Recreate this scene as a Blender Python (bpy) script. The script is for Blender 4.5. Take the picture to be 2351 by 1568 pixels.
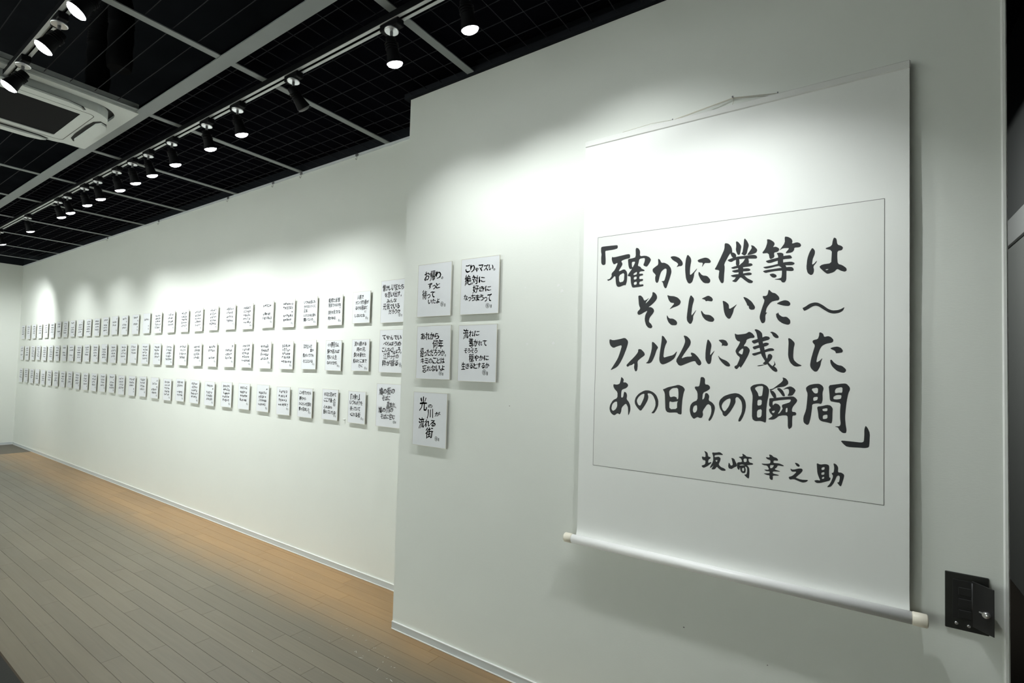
import bpy, bmesh, math, random
from mathutils import Vector, Matrix
from mathutils.geometry import tessellate_polygon
random.seed(11)
D = bpy.data
for o in list(D.objects): D.objects.remove(o, do_unlink=True)
SC = bpy.context.scene
COL = SC.collection
# ------------------------------------------------------------------ camera
S = 2.85                                   # wall height in metres
FPX, CX, CY = 1161.59, 1165.6, 811.8
YAW, PITCH, ROLL = -0.6015, 0.0349, 0.0280
CAMH = 0.4830 * S
YR, YL = 0.6764 * S, 0.7875 * S            # partition wall plane / long wall plane
XB = -3.8665 * S                           # far end wall
XC = -0.7069 * S                           # corner of the partition
XE = 0.1226 * S                            # right end of the partition
def cam_axes():
    cy, sy = math.cos(YAW), math.sin(YAW)
    f = Vector((sy*math.cos(PITCH), cy*math.cos(PITCH), math.sin(PITCH)))
    r = Vector((cy, -sy, 0)); u = r.cross(f)
    c, s = math.cos(ROLL), math.sin(ROLL)
    return c*r + s*u, -s*r + c*u, f
AR, AU, AF = cam_axes()
cd = D.cameras.new('camera'); cam = D.objects.new('camera', cd); COL.objects.link(cam)
cam.matrix_world = Matrix(((AR.x, AU.x, -AF.x, 0), (AR.y, AU.y, -AF.y, 0), (AR.z, AU.z, -AF.z, CAMH), (0, 0, 0, 1)))
cd.sensor_fit = 'HORIZONTAL'; cd.sensor_width = 36.0; cd.lens = FPX*36.0/2351
cd.shift_x = (1175.5-CX)/2351; cd.shift_y = (CY-784)/2351; cd.clip_start = 0.02
SC.camera = cam
def on_y(px, py, Y):                       # photo pixel -> point on the vertical plane y = Y
    d = AF + AR*((px-CX)/FPX) - AU*((py-CY)/FPX)
    d = d*(Y/d.y); d.z += CAMH
    return d
def on_z(px, py, Z):
    d = AF + AR*((px-CX)/FPX) - AU*((py-CY)/FPX)
    d = d*((Z-CAMH)/d.z); d.z = Z
    return d
# ------------------------------------------------------------------ world + exposure
w = D.worlds.new('world'); SC.world = w; w.use_nodes = True
w.node_tree.nodes['Background'].inputs[0].default_value = (0.02, 0.022, 0.026, 1)
w.node_tree.nodes['Background'].inputs[1].default_value = 0.3
vs = SC.view_settings
vs.view_transform = 'Standard'; vs.look = 'None'; vs.gamma = 1.0; vs.use_curve_mapping = False
vs.exposure = 0.55
LAMP_W = 25.0                              # watts of one display spotlight
LAMP_COL = (0.95, 0.995, 0.985)
# ------------------------------------------------------------------ materials
def mat(name, col, rough=0.6, metal=0.0, noise=None, bump=None, emit=None, spec=0.5, coat=0.0, coat_rough=0.2):
    m = D.materials.new(name); m.use_nodes = True
    nt = m.node_tree; b = nt.nodes['Principled BSDF']
    b.inputs['Base Color'].default_value = (*col, 1)
    b.inputs['Roughness'].default_value = rough
    b.inputs['Metallic'].default_value = metal
    b.inputs['Specular IOR Level'].default_value = spec
    b.inputs['Coat Weight'].default_value = coat
    b.inputs['Coat Roughness'].default_value = coat_rough
    tc = nt.nodes.new('ShaderNodeTexCoord')
    if noise:
        sc, amt = noise
        n = nt.nodes.new('ShaderNodeTexNoise'); n.inputs['Scale'].default_value = sc; n.inputs['Detail'].default_value = 5
        nt.links.new(tc.outputs['Object'], n.inputs['Vector'])
        mx = nt.nodes.new('ShaderNodeMix'); mx.data_type = 'RGBA'
        mx.inputs[6].default_value = (*[c*(1-amt) for c in col], 1); mx.inputs[7].default_value = (*[min(1, c*(1+amt)) for c in col], 1)
        nt.links.new(n.outputs['Fac'], mx.inputs[0]); nt.links.new(mx.outputs[2], b.inputs['Base Color'])
    if bump:
        sc, st, di = bump
        n2 = nt.nodes.new('ShaderNodeTexNoise'); n2.inputs['Scale'].default_value = sc; n2.inputs['Detail'].default_value = 3
        mp = nt.nodes.new('ShaderNodeMapping'); mp.inputs['Scale'].default_value = (0.45, 1, 1.3)
        nt.links.new(tc.outputs['Object'], mp.inputs['Vector']); nt.links.new(mp.outputs[0], n2.inputs['Vector'])
        bp = nt.nodes.new('ShaderNodeBump'); bp.inputs['Strength'].default_value = st; bp.inputs['Distance'].default_value = di
        nt.links.new(n2.outputs['Fac'], bp.inputs['Height']); nt.links.new(bp.outputs['Normal'], b.inputs['Normal'])
    if emit:
        b.inputs['Emission Color'].default_value = (*emit[0], 1); b.inputs['Emission Strength'].default_value = emit[1]
    return m
M = {}
M['wall'] = mat('wall_paper', (0.765, 0.79, 0.745), 0.75, noise=(3.0, 0.02), bump=(230, 0.055, 0.004), spec=0.25)
M['base'] = mat('baseboard_vinyl', (0.56, 0.60, 0.61), 0.5)
M['bead'] = mat('baseboard_bead', (0.86, 0.87, 0.86), 0.4)
M['rail'] = mat('rail_paint', (0.70, 0.74, 0.76), 0.4)
M['board'] = mat('board_black', (0.004, 0.004, 0.006), 0.9, spec=0.0)
M['void'] = mat('void_black', (0.020, 0.022, 0.026), 0.9, noise=(2.0, 0.4), spec=0.0)
M['duct'] = mat('duct_black', (0.003, 0.003, 0.004), 0.7, spec=0.1)
M['bar'] = mat('bar_paint', (0.25, 0.275, 0.275), 0.5, noise=(14, 0.06))
M['wire'] = mat('wire_grey', (0.020, 0.021, 0.025), 0.6, spec=0.15)
M['black'] = mat('fixture_black', (0.005, 0.005, 0.006), 0.5, spec=0.12)
M['lip'] = mat('track_lip', (0.52, 0.54, 0.54), 0.4, metal=0.3)
M['chrome'] = mat('mount_chrome', (0.85, 0.86, 0.88), 0.25, metal=0.7)
M['grey'] = mat('stem_grey', (0.22, 0.22, 0.23), 0.4, metal=0.5)
M['lens'] = mat('lamp_lens', (1, 1, 1), 0.3, emit=((0.93, 0.94, 1.0), 14.0))
M['lens_dim'] = mat('lamp_lens_unlit', (0.12, 0.12, 0.12), 0.3)
M['ac'] = mat('ac_plastic', (0.66, 0.70, 0.68), 0.45)
M['acdark'] = mat('ac_slot', (0.015, 0.016, 0.016), 0.8)
M['acgrille'] = mat('ac_grille', (0.012, 0.012, 0.013), 0.8, spec=0.1)
M['card'] = mat('card_paper', (0.745, 0.765, 0.79), 0.7, noise=(30, 0.015), spec=0.2)
M['rim'] = mat('card_rim', (0.62, 0.61, 0.54), 0.45)
M['core'] = mat('card_core', (0.70, 0.68, 0.60), 0.8)
M['ink'] = mat('ink', (0.016, 0.018, 0.021), 0.55, noise=(60, 0.3))
M['seal'] = mat('seal_ink', (0.16, 0.17, 0.17), 0.6)
M['scroll'] = mat('scroll_paper', (0.86, 0.875, 0.85), 0.7, noise=(2.2, 0.02), bump=(90, 0.05, 0.002), spec=0.2)
M['panel'] = mat('scroll_panel', (0.83, 0.845, 0.815), 0.7, noise=(5.0, 0.02), spec=0.2)
M['rod'] = mat('rod_white', (0.95, 0.95, 0.95), 0.35)
M['topbar'] = mat('top_bar_cloth', (0.75, 0.755, 0.735), 0.7)
M['ivory'] = mat('rod_ivory', (0.85, 0.80, 0.68), 0.4)
M['line'] = mat('border_line', (0.16, 0.155, 0.15), 0.6)
M['cord'] = mat('cord_white', (0.60, 0.58, 0.50), 0.8)
M['outlet'] = mat('outlet_bronze', (0.035, 0.036, 0.033), 0.32, metal=0.4, noise=(25, 0.3))
M['socket'] = mat('socket_black', (0.008, 0.008, 0.008), 0.5)
M['steel'] = mat('steel', (0.7, 0.7, 0.7), 0.25, metal=0.9)
M['dark_wall'] = mat('dark_wall', (0.12, 0.125, 0.12), 0.8)
M['grey_wall'] = mat('grey_wall', (0.30, 0.31, 0.29), 0.8, noise=(20, 0.04))
M['white_trim'] = mat('white_trim', (0.80, 0.81, 0.79), 0.5)
M['mat'] = mat('mat_black', (0.018, 0.018, 0.015), 0.95, noise=(120, 0.5))
M['mathem'] = mat('mat_hem', (0.05, 0.035, 0.02), 0.9)
M['pale_trim'] = mat('pale_trim', (0.46, 0.47, 0.45), 0.6)
M['chip'] = mat('plaster_dust', (0.75, 0.74, 0.70), 0.9)
def floor_surface(name, per_object):
    m = D.materials.new(name); m.use_nodes = True; nt = m.node_tree; b = nt.nodes['Principled BSDF']; L = nt.links.new
    N = nt.nodes.new
    geo = N('ShaderNodeNewGeometry'); sep = N('ShaderNodeSeparateXYZ'); L(geo.outputs['Position'], sep.inputs[0])
    n = N('ShaderNodeTexNoise'); n.inputs['Scale'].default_value = 1.6; n.inputs['Detail'].default_value = 6; L(geo.outputs['Position'], n.inputs['Vector'])
    # grey-brown towards the middle of the gallery, orange near the display wall, ragged border
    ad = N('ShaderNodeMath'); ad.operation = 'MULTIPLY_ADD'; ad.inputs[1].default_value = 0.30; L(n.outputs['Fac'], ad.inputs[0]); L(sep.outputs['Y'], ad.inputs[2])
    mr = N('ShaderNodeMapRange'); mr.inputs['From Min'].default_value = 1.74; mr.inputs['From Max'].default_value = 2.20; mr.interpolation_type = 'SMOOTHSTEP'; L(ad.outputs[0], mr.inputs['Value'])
    # grain stretched along the planks
    mp = N('ShaderNodeMapping'); mp.inputs['Scale'].default_value = (2.5, 60, 60); L(geo.outputs['Position'], mp.inputs['Vector'])
    g = N('ShaderNodeTexNoise'); g.inputs['Scale'].default_value = 1.0; g.inputs['Detail'].default_value = 6; g.inputs['Distortion'].default_value = 0.6; L(mp.outputs[0], g.inputs['Vector'])
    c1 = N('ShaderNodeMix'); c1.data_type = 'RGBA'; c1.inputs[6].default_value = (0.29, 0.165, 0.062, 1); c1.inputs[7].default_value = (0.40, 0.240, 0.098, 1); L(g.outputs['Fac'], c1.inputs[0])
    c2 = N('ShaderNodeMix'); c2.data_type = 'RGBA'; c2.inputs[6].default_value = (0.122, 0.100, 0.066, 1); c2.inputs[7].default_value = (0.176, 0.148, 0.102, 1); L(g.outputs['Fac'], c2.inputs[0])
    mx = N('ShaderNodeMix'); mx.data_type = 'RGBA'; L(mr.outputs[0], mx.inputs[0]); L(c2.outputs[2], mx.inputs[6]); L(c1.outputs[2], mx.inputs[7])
    hs = N('ShaderNodeHueSaturation'); L(mx.outputs[2], hs.inputs['Color'])
    if per_object:
        oi = N('ShaderNodeObjectInfo'); r2 = N('ShaderNodeMapRange'); r2.inputs['To Min'].default_value = 0.92; r2.inputs['To Max'].default_value = 1.08
        L(oi.outputs['Random'], r2.inputs['Value']); L(r2.outputs[0], hs.inputs['Value'])
    L(hs.outputs[0], b.inputs['Base Color'])
    rr = N('ShaderNodeMapRange'); rr.inputs['To Min'].default_value = 0.30; rr.inputs['To Max'].default_value = 0.44; L(n.outputs['Fac'], rr.inputs['Value']); L(rr.outputs[0], b.inputs['Roughness'])
    b.inputs['Specular IOR Level'].default_value = 0.9
    bp = N('ShaderNodeBump'); bp.inputs['Strength'].default_value = 0.12; bp.inputs['Distance'].default_value = 0.002; L(g.outputs['Fac'], bp.inputs['Height']); L(bp.outputs[0], b.inputs['Normal'])
    return m
M['plank'] = floor_surface('plank_wood', True)
M['floor'] = floor_surface('floor_wood', False)
M['border'] = mat('border_wood', (0.125, 0.105, 0.080), 0.5, noise=(9, 0.15))
M['gap'] = mat('floor_gap', (0.045, 0.036, 0.026), 0.9)
# ------------------------------------------------------------------ mesh helpers
def box_bm(bm, lo, hi, mi=0, bevel=0.0):
    x0, y0, z0 = lo; x1, y1, z1 = hi
    v = [bm.verts.new(p) for p in ((x0,y0,z0),(x1,y0,z0),(x1,y1,z0),(x0,y1,z0),(x0,y0,z1),(x1,y0,z1),(x1,y1,z1),(x0,y1,z1))]
    fs = [bm.faces.new([v[i] for i in q]) for q in ((3,2,1,0),(4,5,6,7),(0,1,5,4),(1,2,6,5),(2,3,7,6),(3,0,4,7))]
    for f in fs: f.material_index = mi
    if bevel > 0:
        es = list({e for f in fs for e in f.edges})
        bmesh.ops.bevel(bm, geom=es, offset=bevel, segments=1, affect='EDGES', profile=0.5)
    return fs
def tube_bm(bm, pts, rads, seg=12, cap=True, mi=0):
    pts = [Vector(p) for p in pts]
    if not isinstance(rads, (list, tuple)): rads = [rads]*len(pts)
    rings = []; n0 = None
    for i, p in enumerate(pts):
        t = (pts[min(i+1, len(pts)-1)] - pts[max(i-1, 0)]).normalized()
        if n0 is None:
            n0 = t.orthogonal().normalized()
        else:
            n0 = (n0 - t*n0.dot(t)).normalized()
        b = t.cross(n0)
        rings.append([bm.verts.new(p + (n0*math.cos(2*math.pi*k/seg) + b*math.sin(2*math.pi*k/seg))*rads[i]) for k in range(seg)])
    for a, c in zip(rings, rings[1:]):
        for k in range(seg):
            f = bm.faces.new((a[k], a[(k+1) % seg], c[(k+1) % seg], c[k])); f.material_index = mi; f.smooth = True
    if cap:
        f = bm.faces.new(list(reversed(rings[0]))); f.material_index = mi
        f = bm.faces.new(rings[-1]); f.material_index = mi
def prism_bm(bm, outline, z0, z1, mi=0, axis='z'):
    def P(a, z): return (a[0], a[1], z) if axis == 'z' else (a[0], z, a[1])
    lo = [bm.verts.new(P(a, z0)) for a in outline]; hi = [bm.verts.new(P(a, z1)) for a in outline]
    n = len(outline)
    bm.faces.new(list(reversed(lo))).material_index = mi; bm.faces.new(hi).material_index = mi
    for k in range(n): bm.faces.new((lo[k], lo[(k+1) % n], hi[(k+1) % n], hi[k])).material_index = mi
def to_mesh(name, bm, mats):
    bmesh.ops.recalc_face_normals(bm, faces=bm.faces)
    me = D.meshes.new(name); bm.to_mesh(me); bm.free()
    for m in (mats if isinstance(mats, (list, tuple)) else [mats]): me.materials.append(m)
    return me
def obj(name, me, parent=None, loc=None, rot=None):
    o = D.objects.new(name, me); COL.objects.link(o)
    if parent is not None: o.parent = parent
    if loc is not None: o.location = loc
    if rot is not None: o.rotation_euler = rot
    return o
def part(name, bm, m, parent=None, loc=None, rot=None):
    return obj(name, to_mesh(name, bm, m), parent, loc, rot)
def boxpart(name, lo, hi, m, parent=None, bevel=0.0, loc=None, rot=None):
    bm = bmesh.new(); box_bm(bm, lo, hi, 0, bevel); return part(name, bm, m, parent, loc, rot)
def tag(o, label, cat, group=None):
    o['label'] = label; o['category'] = cat
    if group: o['group'] = group
    return o
def thing(name, label, cat, loc=(0, 0, 0), rot=(0, 0, 0), group=None):
    e = D.objects.new(name, None); COL.objects.link(e); e.empty_display_size = 0.05
    e.location = loc; e.rotation_euler = rot
    return tag(e, label, cat, group)
def struct(o):
    o['kind'] = 'structure'; return o
ORD = ['first','second','third','fourth','fifth','sixth','seventh','eighth','ninth','tenth','eleventh','twelfth','thirteenth','fourteenth','fifteenth','sixteenth','seventeenth','eighteenth','nineteenth','twentieth','twenty-first','twenty-second','twenty-third','twenty-fourth','twenty-fifth','twenty-sixth','twenty-seventh','twenty-eighth','twenty-ninth']
# ================================================================== STRUCTURE
YBACK, XRIGHT = -3.4, 4.6
TOPV = 3.9
struct(boxpart('wall_left', (XB-0.1, YL, 0), (XC+0.02, YL+0.12, S), M['wall']))
wall_r = struct(boxpart('wall_right', (XC, YR, 0), (XE-0.012, YR+0.32, S), M['wall']))
for px, py, r in ((1049,673,.005),(1046,701,.005),(1282,655,.006),(1290,668,.007),(1157,664,.004),(1206,660,.003),(1150,789.5,.003),(1210,789.5,.0045),(1270,788,.006),(1040,789,.003)):
    q = on_y(px, py, YR); bm = bmesh.new()
    prism_bm(bm, [(q.x+r*(1+0.2*math.sin(k*2.3+px))*math.cos(k*math.pi/5), q.z+r*(1+0.2*math.cos(k*1.7+py))*math.sin(k*math.pi/5)) for k in range(10)], YR-0.0006, YR+0.0002, 0, 'y')
    part('filler_patch', bm, M['white_trim'], wall_r)
for px, py, r in ((1170,932,.0025),(1570,1440,.003),(1762,1527,.002)):
    q = on_y(px, py, YR); bm = bmesh.new()
    prism_bm(bm, [(q.x+r*math.cos(k*math.pi/4), q.z+r*0.8*math.sin(k*math.pi/4)) for k in range(8)], YR-0.0006, YR+0.0002, 0, 'y')
    part('pin_hole', bm, M['grey'], wall_r)
struct(boxpart('wall_back', (XB-0.12, YBACK, 0), (XB, YL, S), M['wall']))
struct(boxpart('wall_opposite', (XB, YBACK-0.12, 0), (XRIGHT, YBACK, S), M['wall']))
struct(boxpart('wall_near', (XRIGHT, YBACK, 0), (XRIGHT+0.12, 6.4, S), M['grey_wall']))
# end strip of the partition, with the passage beyond it
bm = bmesh.new(); box_bm(bm, (XE-0.012, YR-0.004, 0), (XE, YR+0.324, S), 0, 0.003)
struct(part('trim_1', bm, M['white_trim']))
struct(boxpart('wall_passage', (0.92, 2.30, 0), (1.04, 6.4, 2.37), M['grey_wall']))
struct(boxpart('trim_2', (0.90, 2.30, 2.37), (1.04, 6.4, 2.55), M['pale_trim']))  # lit soffit face put into the pale colour
struct(boxpart('wall_bulkhead', (0.92, 2.30, 2.55), (1.04, 6.4, TOPV), M['dark_wall']))
struct(boxpart('wall_end', (XE-1.2, 6.4, 0), (XRIGHT, 6.5, S), M['dark_wall']))
struct(boxpart('wall_inner', (XE-1.2, YR+0.33, 0), (XE-1.1, 6.4, S), M['grey_wall']))
# baseboards: a flat vinyl strip with a white bead above and below
def baseboard(name, x0, x1, y, axis='x'):
    h = 0.041
    def bx(a, b, c, d, e, f):
        return ((a, c, e), (b, d, f)) if axis == 'x' else ((c, a, e), (d, b, f))
    s = 1 if axis == 'x' else -1
    def span(dep): return (y-dep, y) if axis == 'x' else (y, y+dep)
    a, b = span(0.006); root = boxpart(name, *bx(x0, x1, a, b, 0.004, h-0.003), M['base']); struct(root)
    a, b = span(0.0072); boxpart('top_bead', *bx(x0, x1, a, b, h-0.003, h), M['bead'], root)
    a, b = span(0.0090); boxpart('bottom_bead', *bx(x0, x1, a, b, 0.0015, 0.006), M['bead'], root)
baseboard('baseboard_left', XB+0.01, XC, YL)
baseboard('baseboard_right', XC, XE, YR)
baseboard('baseboard_back', YBACK, YL-0.01, XB, 'y')
# ---- floor: slab, planks that can be told apart, and the rest of the boards as one field
floor = boxpart('floor', (XB-0.12, YBACK-0.12, -0.06), (XRIGHT+0.12, 6.5, -0.004), M['gap']); struct(floor)
PW, G = 0.0807, 0.0008
P0 = 0.832 - 3*PW
XSEAM = -9.98
plank_cache = {}
def plank_mesh(L):
    key = round(L, 2)
    if key not in plank_cache:
        bm = bmesh.new(); box_bm(bm, (0, 0, -0.012), (key-G, PW-G, 0), 0, 0.0008)
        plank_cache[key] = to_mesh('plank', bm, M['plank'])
    return plank_cache[key]
fixed = {15: -2.555, 13: -2.155, 12: -1.445, 11: -1.49, 2: -3.27, 14: -1.95}
field = bmesh.new(); nplank = 0
nrow = int((YL-P0)/PW)+1
jrow = {}
for r in range(-48, nrow+1):
    y = P0 + r*PW
    if y > YL-0.002: break
    off = fixed.get(r, random.uniform(0, 0.9))
    # first joint right of XSEAM
    x = XSEAM; first = (off - XSEAM) % 0.91
    if first < 0.12: first += 0.91
    xe = XRIGHT
    if y > YR-0.01: xe = XC+0.02
    L = round(first, 2)
    while x < xe:
        L = min(L, xe-x+0.02)
        if L > 0.03:
            # which boards stand inside the photograph's frame
            left_lim = 0.60 + (-(x+L) - 2.9)*(1.9-0.67)/(7.1)
            vis = r >= 0 and x < -0.55 and y+PW > left_lim - 0.12
            wy = min(PW, YL-y)
            if vis:
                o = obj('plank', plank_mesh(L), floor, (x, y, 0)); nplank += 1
                if wy < PW: o.scale.y = wy/PW
            else:
                box_bm(field, (x, y, -0.012), (x+L-G, y+wy-G, 0))
        x += round(L, 2); L = 0.91
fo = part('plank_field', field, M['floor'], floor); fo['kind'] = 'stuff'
# cross boards at the far end of the gallery
for k in range(13):
    x0 = XB + k*(XSEAM-0.006-XB)/13
    bm = bmesh.new(); box_bm(bm, (x0, YBACK, -0.012), (x0+(XSEAM-0.006-XB)/13-G, YL, 0), 0, 0.0008)
    part('border_board', bm, M['border'], floor)
# worn paint flecks on the floor (plaster dust): small raised chips
chips = bmesh.new()
for k in range(34):
    t = k/33
    px = 760 + 190*t + random.gauss(0, 14); py = 1440 + 130*t + random.gauss(0, 16)
    if k % 5 == 0: px, py = random.uniform(350, 900), random.uniform(1250, 1560)
    p = on_z(px, py, 0.0)
    a = random.uniform(0, math.pi); l = random.uniform(0.0015, 0.006) if k % 7 else 0.013; wd = random.uniform(0.0007, 0.0016)
    ca, sa = math.cos(a)*l, math.sin(a)*l; na, ma = -math.sin(a)*wd, math.cos(a)*wd
    q = [(p.x-ca, p.y-sa), (p.x+na, p.y+ma), (p.x+ca, p.y+sa), (p.x-na, p.y-ma)]
    prism_bm(chips, q, 0.0, 0.0006)
co = part('floor_dust', chips, M['chip'], floor); co['kind'] = 'stuff'
mt = thing('floor_mat', 'dark floor mat at the lower left corner of the photo', 'mat', (-3.4, 0.2, 0))  # thin dark strip lying along the plank rows
bm = bmesh.new(); prism_bm(bm, [(-1.6, -0.45), (1.7, -0.45), (1.7, 0.462), (-1.6, 0.462)], 0.0, 0.006); part('pad', bm, M['mat'], mt)
bm = bmesh.new(); prism_bm(bm, [(-1.6, 0.455), (1.7, 0.455), (1.7, 0.470), (-1.6, 0.470)], 0.0, 0.0045); part('hem', bm, M['mathem'], mt)
# ---- ceiling: dark void, bars, wire panels
ceiling = boxpart('ceiling', (XB-0.12, YBACK-0.12, TOPV), (XRIGHT+0.12, 6.5, TOPV+0.05), M['void']); struct(ceiling)
for nm, lo, hi in (('void_side', (XB-0.12, YL, S), (XRIGHT+0.1, YL+0.1, TOPV)), ('void_side', (XB-0.12, YBACK-0.1, S), (XRIGHT+0.1, YBACK, TOPV)),
                   ('void_side', (XB-0.12, YBACK, S), (XB-0.02, YL, TOPV)), ('void_side', (XRIGHT, YBACK, S), (XRIGHT+0.1, YL, TOPV))):
    boxpart(nm, lo, hi, M['void'], ceiling)
boxpart('ceiling_edge', (XC-0.03, YR-0.02, S+0.001), (XE, YR+0.34, S+0.03), M['void'], ceiling)
boxpart('passage_ceiling', (XE-1.2, YR+0.34, S), (0.12, 6.4, S+0.03), M['void'], ceiling)
CELL = 0.96; BX0 = -1.58; BY0 = 1.195
xs = [BX0 + CELL*k for k in range(-9, 7)]
ys = [BY0 - CELL*k for k in range(0, 5)]
for y in ys:
    boxpart('main_bar', (XB, y-0.033, S), (XRIGHT, y+0.033, S+0.006), M['bar'], ceiling)
for x in xs:
    if x < XB: continue
    cells = [(BY0+0.033, (YL if x < XC else YR)-0.001)] + [(ys[k+1]+0.033, ys[k]-0.033) for k in range(4)]
    for (a, b) in cells:
        boxpart('cross_bar', (x-0.021, a, S+0.004), (x+0.021, b, S+0.009), M['bar'], ceiling)
def wire_mesh(wx, wy, cross=True):
    bm = bmesh.new(); r = 0.0013
    sp = 0.1067
    n = int(wx/sp)
    for k in range(1, n+1):
        if cross and k*sp < wx-0.01: box_bm(bm, (k*sp-r, 0, 0), (k*sp+r, wy, 0.0026))
    n = int(wy/sp)
    for k in range(0, n+1):
        if k*sp+0.05 < wy-0.01: box_bm(bm, (0, k*sp+0.045-r, 0.0026), (wx, k*sp+0.045+r, 0.0052))
    return to_mesh('wire_panel', bm, M['wire'])
wa = wire_mesh(CELL-0.042, YL-BY0-0.034); wb = wire_mesh(CELL-0.042, CELL-0.066, False); wc = wire_mesh(CELL-0.042, YR-BY0-0.034)
def darkening_mesh(wx, wy):
    bm = bmesh.new(); box_bm(bm, (-0.02, -0.02, 0), (wx+0.02, wy, 0.01)); return to_mesh('backing_board', bm, M['board'])
ba, bc = darkening_mesh(CELL-0.042, YL-BY0-0.034), darkening_mesh(CELL-0.042, YR-BY0-0.034)
AX0, AX1 = -4.46, -3.50
for i, x in enumerate(xs[:-1]):
    if x < XB - CELL: continue
    x0 = x+0.021
    obj('wire_panel', wa if x0 < XC-0.5 else wc, ceiling, (x0, BY0+0.033, S+0.012))
    obj('backing_board', ba if x0 < XC-0.5 else bc, ceiling, (x0, BY0+0.033, S+0.07))  # black sheets added above the wires to darken this bay
    for k in range(4):
        if k == 0 and abs(x-AX0) < 0.1: continue
        obj('wire_panel', wb, ceiling, (x0, ys[k+1]+0.033, S+0.012))
# picture rail along the top of the long wall, with hooks
rail = boxpart('trim_3', (XB, YL-0.010, S-0.014), (XC, YL, S+0.002), M['rail']); struct(rail)
hook_px = [(-2.84, 'nearest the partition corner'), (-3.49, 'second from the partition corner'), (-3.87, 'third from the partition corner'), (-4.58, 'fourth from the partition corner'), (-5.99, 'fifth from the partition corner'), (-7.4, 'farthest from the partition corner')]
for x, lb in hook_px:
    t = thing('picture_hook', 'small grey wire hook on the long wall picture rail, '+lb, 'hook', (x, YL, S-0.014), group='picture rail hooks')
    boxpart('clip', (-0.012, -0.018, -0.004), (0.012, -0.010, 0.012), M['grey'], t, 0.001)
    bm = bmesh.new(); tube_bm(bm, [(0, -0.014, 0), (0, -0.014, -0.022), (0.001, -0.018, -0.032), (0.004, -0.026, -0.030), (0.004, -0.029, -0.022)], 0.0016, 6)
    part('wire', bm, M['grey'], t)
# ================================================================== CEILING EQUIPMENT
def track(x0, x1, y0, y1, label):
    t = thing('lighting_track', label, 'lighting track', ((x0+x1)/2, (y0+y1)/2, S))
    hl = (x1-x0)/2; hw = (y1-y0)/2
    boxpart('body', (-hl, -hw, -0.022), (hl, hw, 0.0), M['black'], t)
    boxpart('side', (-hl, -hw, -0.0305), (hl, -hw+0.004, -0.022), M['black'], t)
    boxpart('side', (-hl, hw-0.004, -0.0305), (hl, hw, -0.022), M['black'], t)
    boxpart('lip', (-hl, -hw-0.001, -0.033), (hl, -hw+0.012, -0.0305), M['lip'], t)
    boxpart('lip', (-hl, hw-0.012, -0.033), (hl, hw+0.001, -0.0305), M['lip'], t)
    boxpart('conductor', (-hl, -0.003, -0.024), (hl, 0.003, -0.022), M['lip'], t)
    return t
TY = 1.4075
track(XB+0.6, 1.4, 1.389, 1.426, 'long black lighting track with pale lips running parallel to the display wall')
TY2 = 0.628
track(-4.2, -0.4, 0.610, 0.646, 'short black lighting track beside the ceiling air conditioner')
_spot = {}
def spot_meshes():
    bm = bmesh.new(); box_bm(bm, (-0.055, -0.018, -0.030), (0.055, 0.018, 0.0), 0, 0.003); _spot['adapter'] = to_mesh('adapter', bm, M['black'])
    bm = bmesh.new(); tube_bm(bm, [(0, 0, 0), (0, 0, -0.006), (0, 0, -0.008)], [0.030, 0.030, 0.027], 20); _spot['disc'] = to_mesh('mount_disc', bm, M['chrome'])
    bm = bmesh.new(); tube_bm(bm, [(0, 0, 0), (0, 0, -0.042)], 0.0065, 10); tube_bm(bm, [(-0.013, 0, -0.042), (0.013, 0, -0.042)], 0.010, 12); _spot['stem'] = to_mesh('stem', bm, M['grey'])
    # head: axis along -z from the pivot, flared housing with a recessed lens
    bm = bmesh.new(); tube_bm(bm, [(0, 0, 0.020), (0, 0, 0.016), (0, 0, -0.020), (0, 0, -0.050), (0, 0, -0.085)], [0.010, 0.020, 0.024, 0.027, 0.034], 20, cap=False)
    tube_bm(bm, [(0, 0, -0.085), (0, 0, -0.080)], [0.034, 0.031], 20, cap=False)
    for k in range(3): tube_bm(bm, [(0, 0, -0.006-0.010*k), (0, 0, -0.009-0.010*k)], 0.0285, 20)
    _spot['head'] = to_mesh('head', bm, M['black'])
    for nm, mm in (('lens', 'lens'), ('lens_off', 'lens_dim')):
        bm = bmesh.new(); tube_bm(bm, [(0, 0, -0.074), (0, 0, -0.083), (0, 0, -0.090), (0, 0, -0.0955), (0, 0, -0.0975)], [0.031, 0.0325, 0.029, 0.019, 0.006], 24)
        _spot[nm] = to_mesh('lens', bm, M[mm])
spot_meshes()
def spotlight(x, y, aim, label, power=1.0, size=118, blend=1.0, lit=True, group='track spotlights'):
    t = thing('track_spotlight', label, 'spotlight', (x, y, S-0.033), group=group)
    obj('adapter', _spot['adapter'], t)
    obj('mount_disc', _spot['disc'], t, (0, 0, -0.030))
    obj('stem', _spot['stem'], t, (0, 0, -0.038))
    piv = Vector((0, 0, -0.082))
    d = (Vector(aim) - (Vector((x, y, S-0.033)) + piv)).normalized()
    q = (-d).to_track_quat('Z', 'Y').to_euler()
    h = obj('head', _spot['head'], t, piv, q)
    obj('lens', _spot['lens' if lit else 'lens_off'], h)
    if lit:
        ld = D.lights.new('spot', 'SPOT'); ld.energy = LAMP_W*power; ld.color = LAMP_COL
        ld.spot_size = math.radians(size); ld.spot_blend = blend; ld.shadow_soft_size = 0.018
        lo = D.objects.new('lamp_beam', ld); COL.objects.link(lo); lo.parent = h; lo.location = (0, 0, -0.118)
    return t
# unseen track and lamp added to brighten the side passage wall
track(-0.55, -0.10, 3.58, 3.62, 'short black lighting track in the side passage behind the partition')
spotlight(-0.30, 3.60, (0.92, 4.8, 1.9), 'black track spotlight in the side passage behind the partition', 2.0, size=130, group='passage spotlight')
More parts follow.
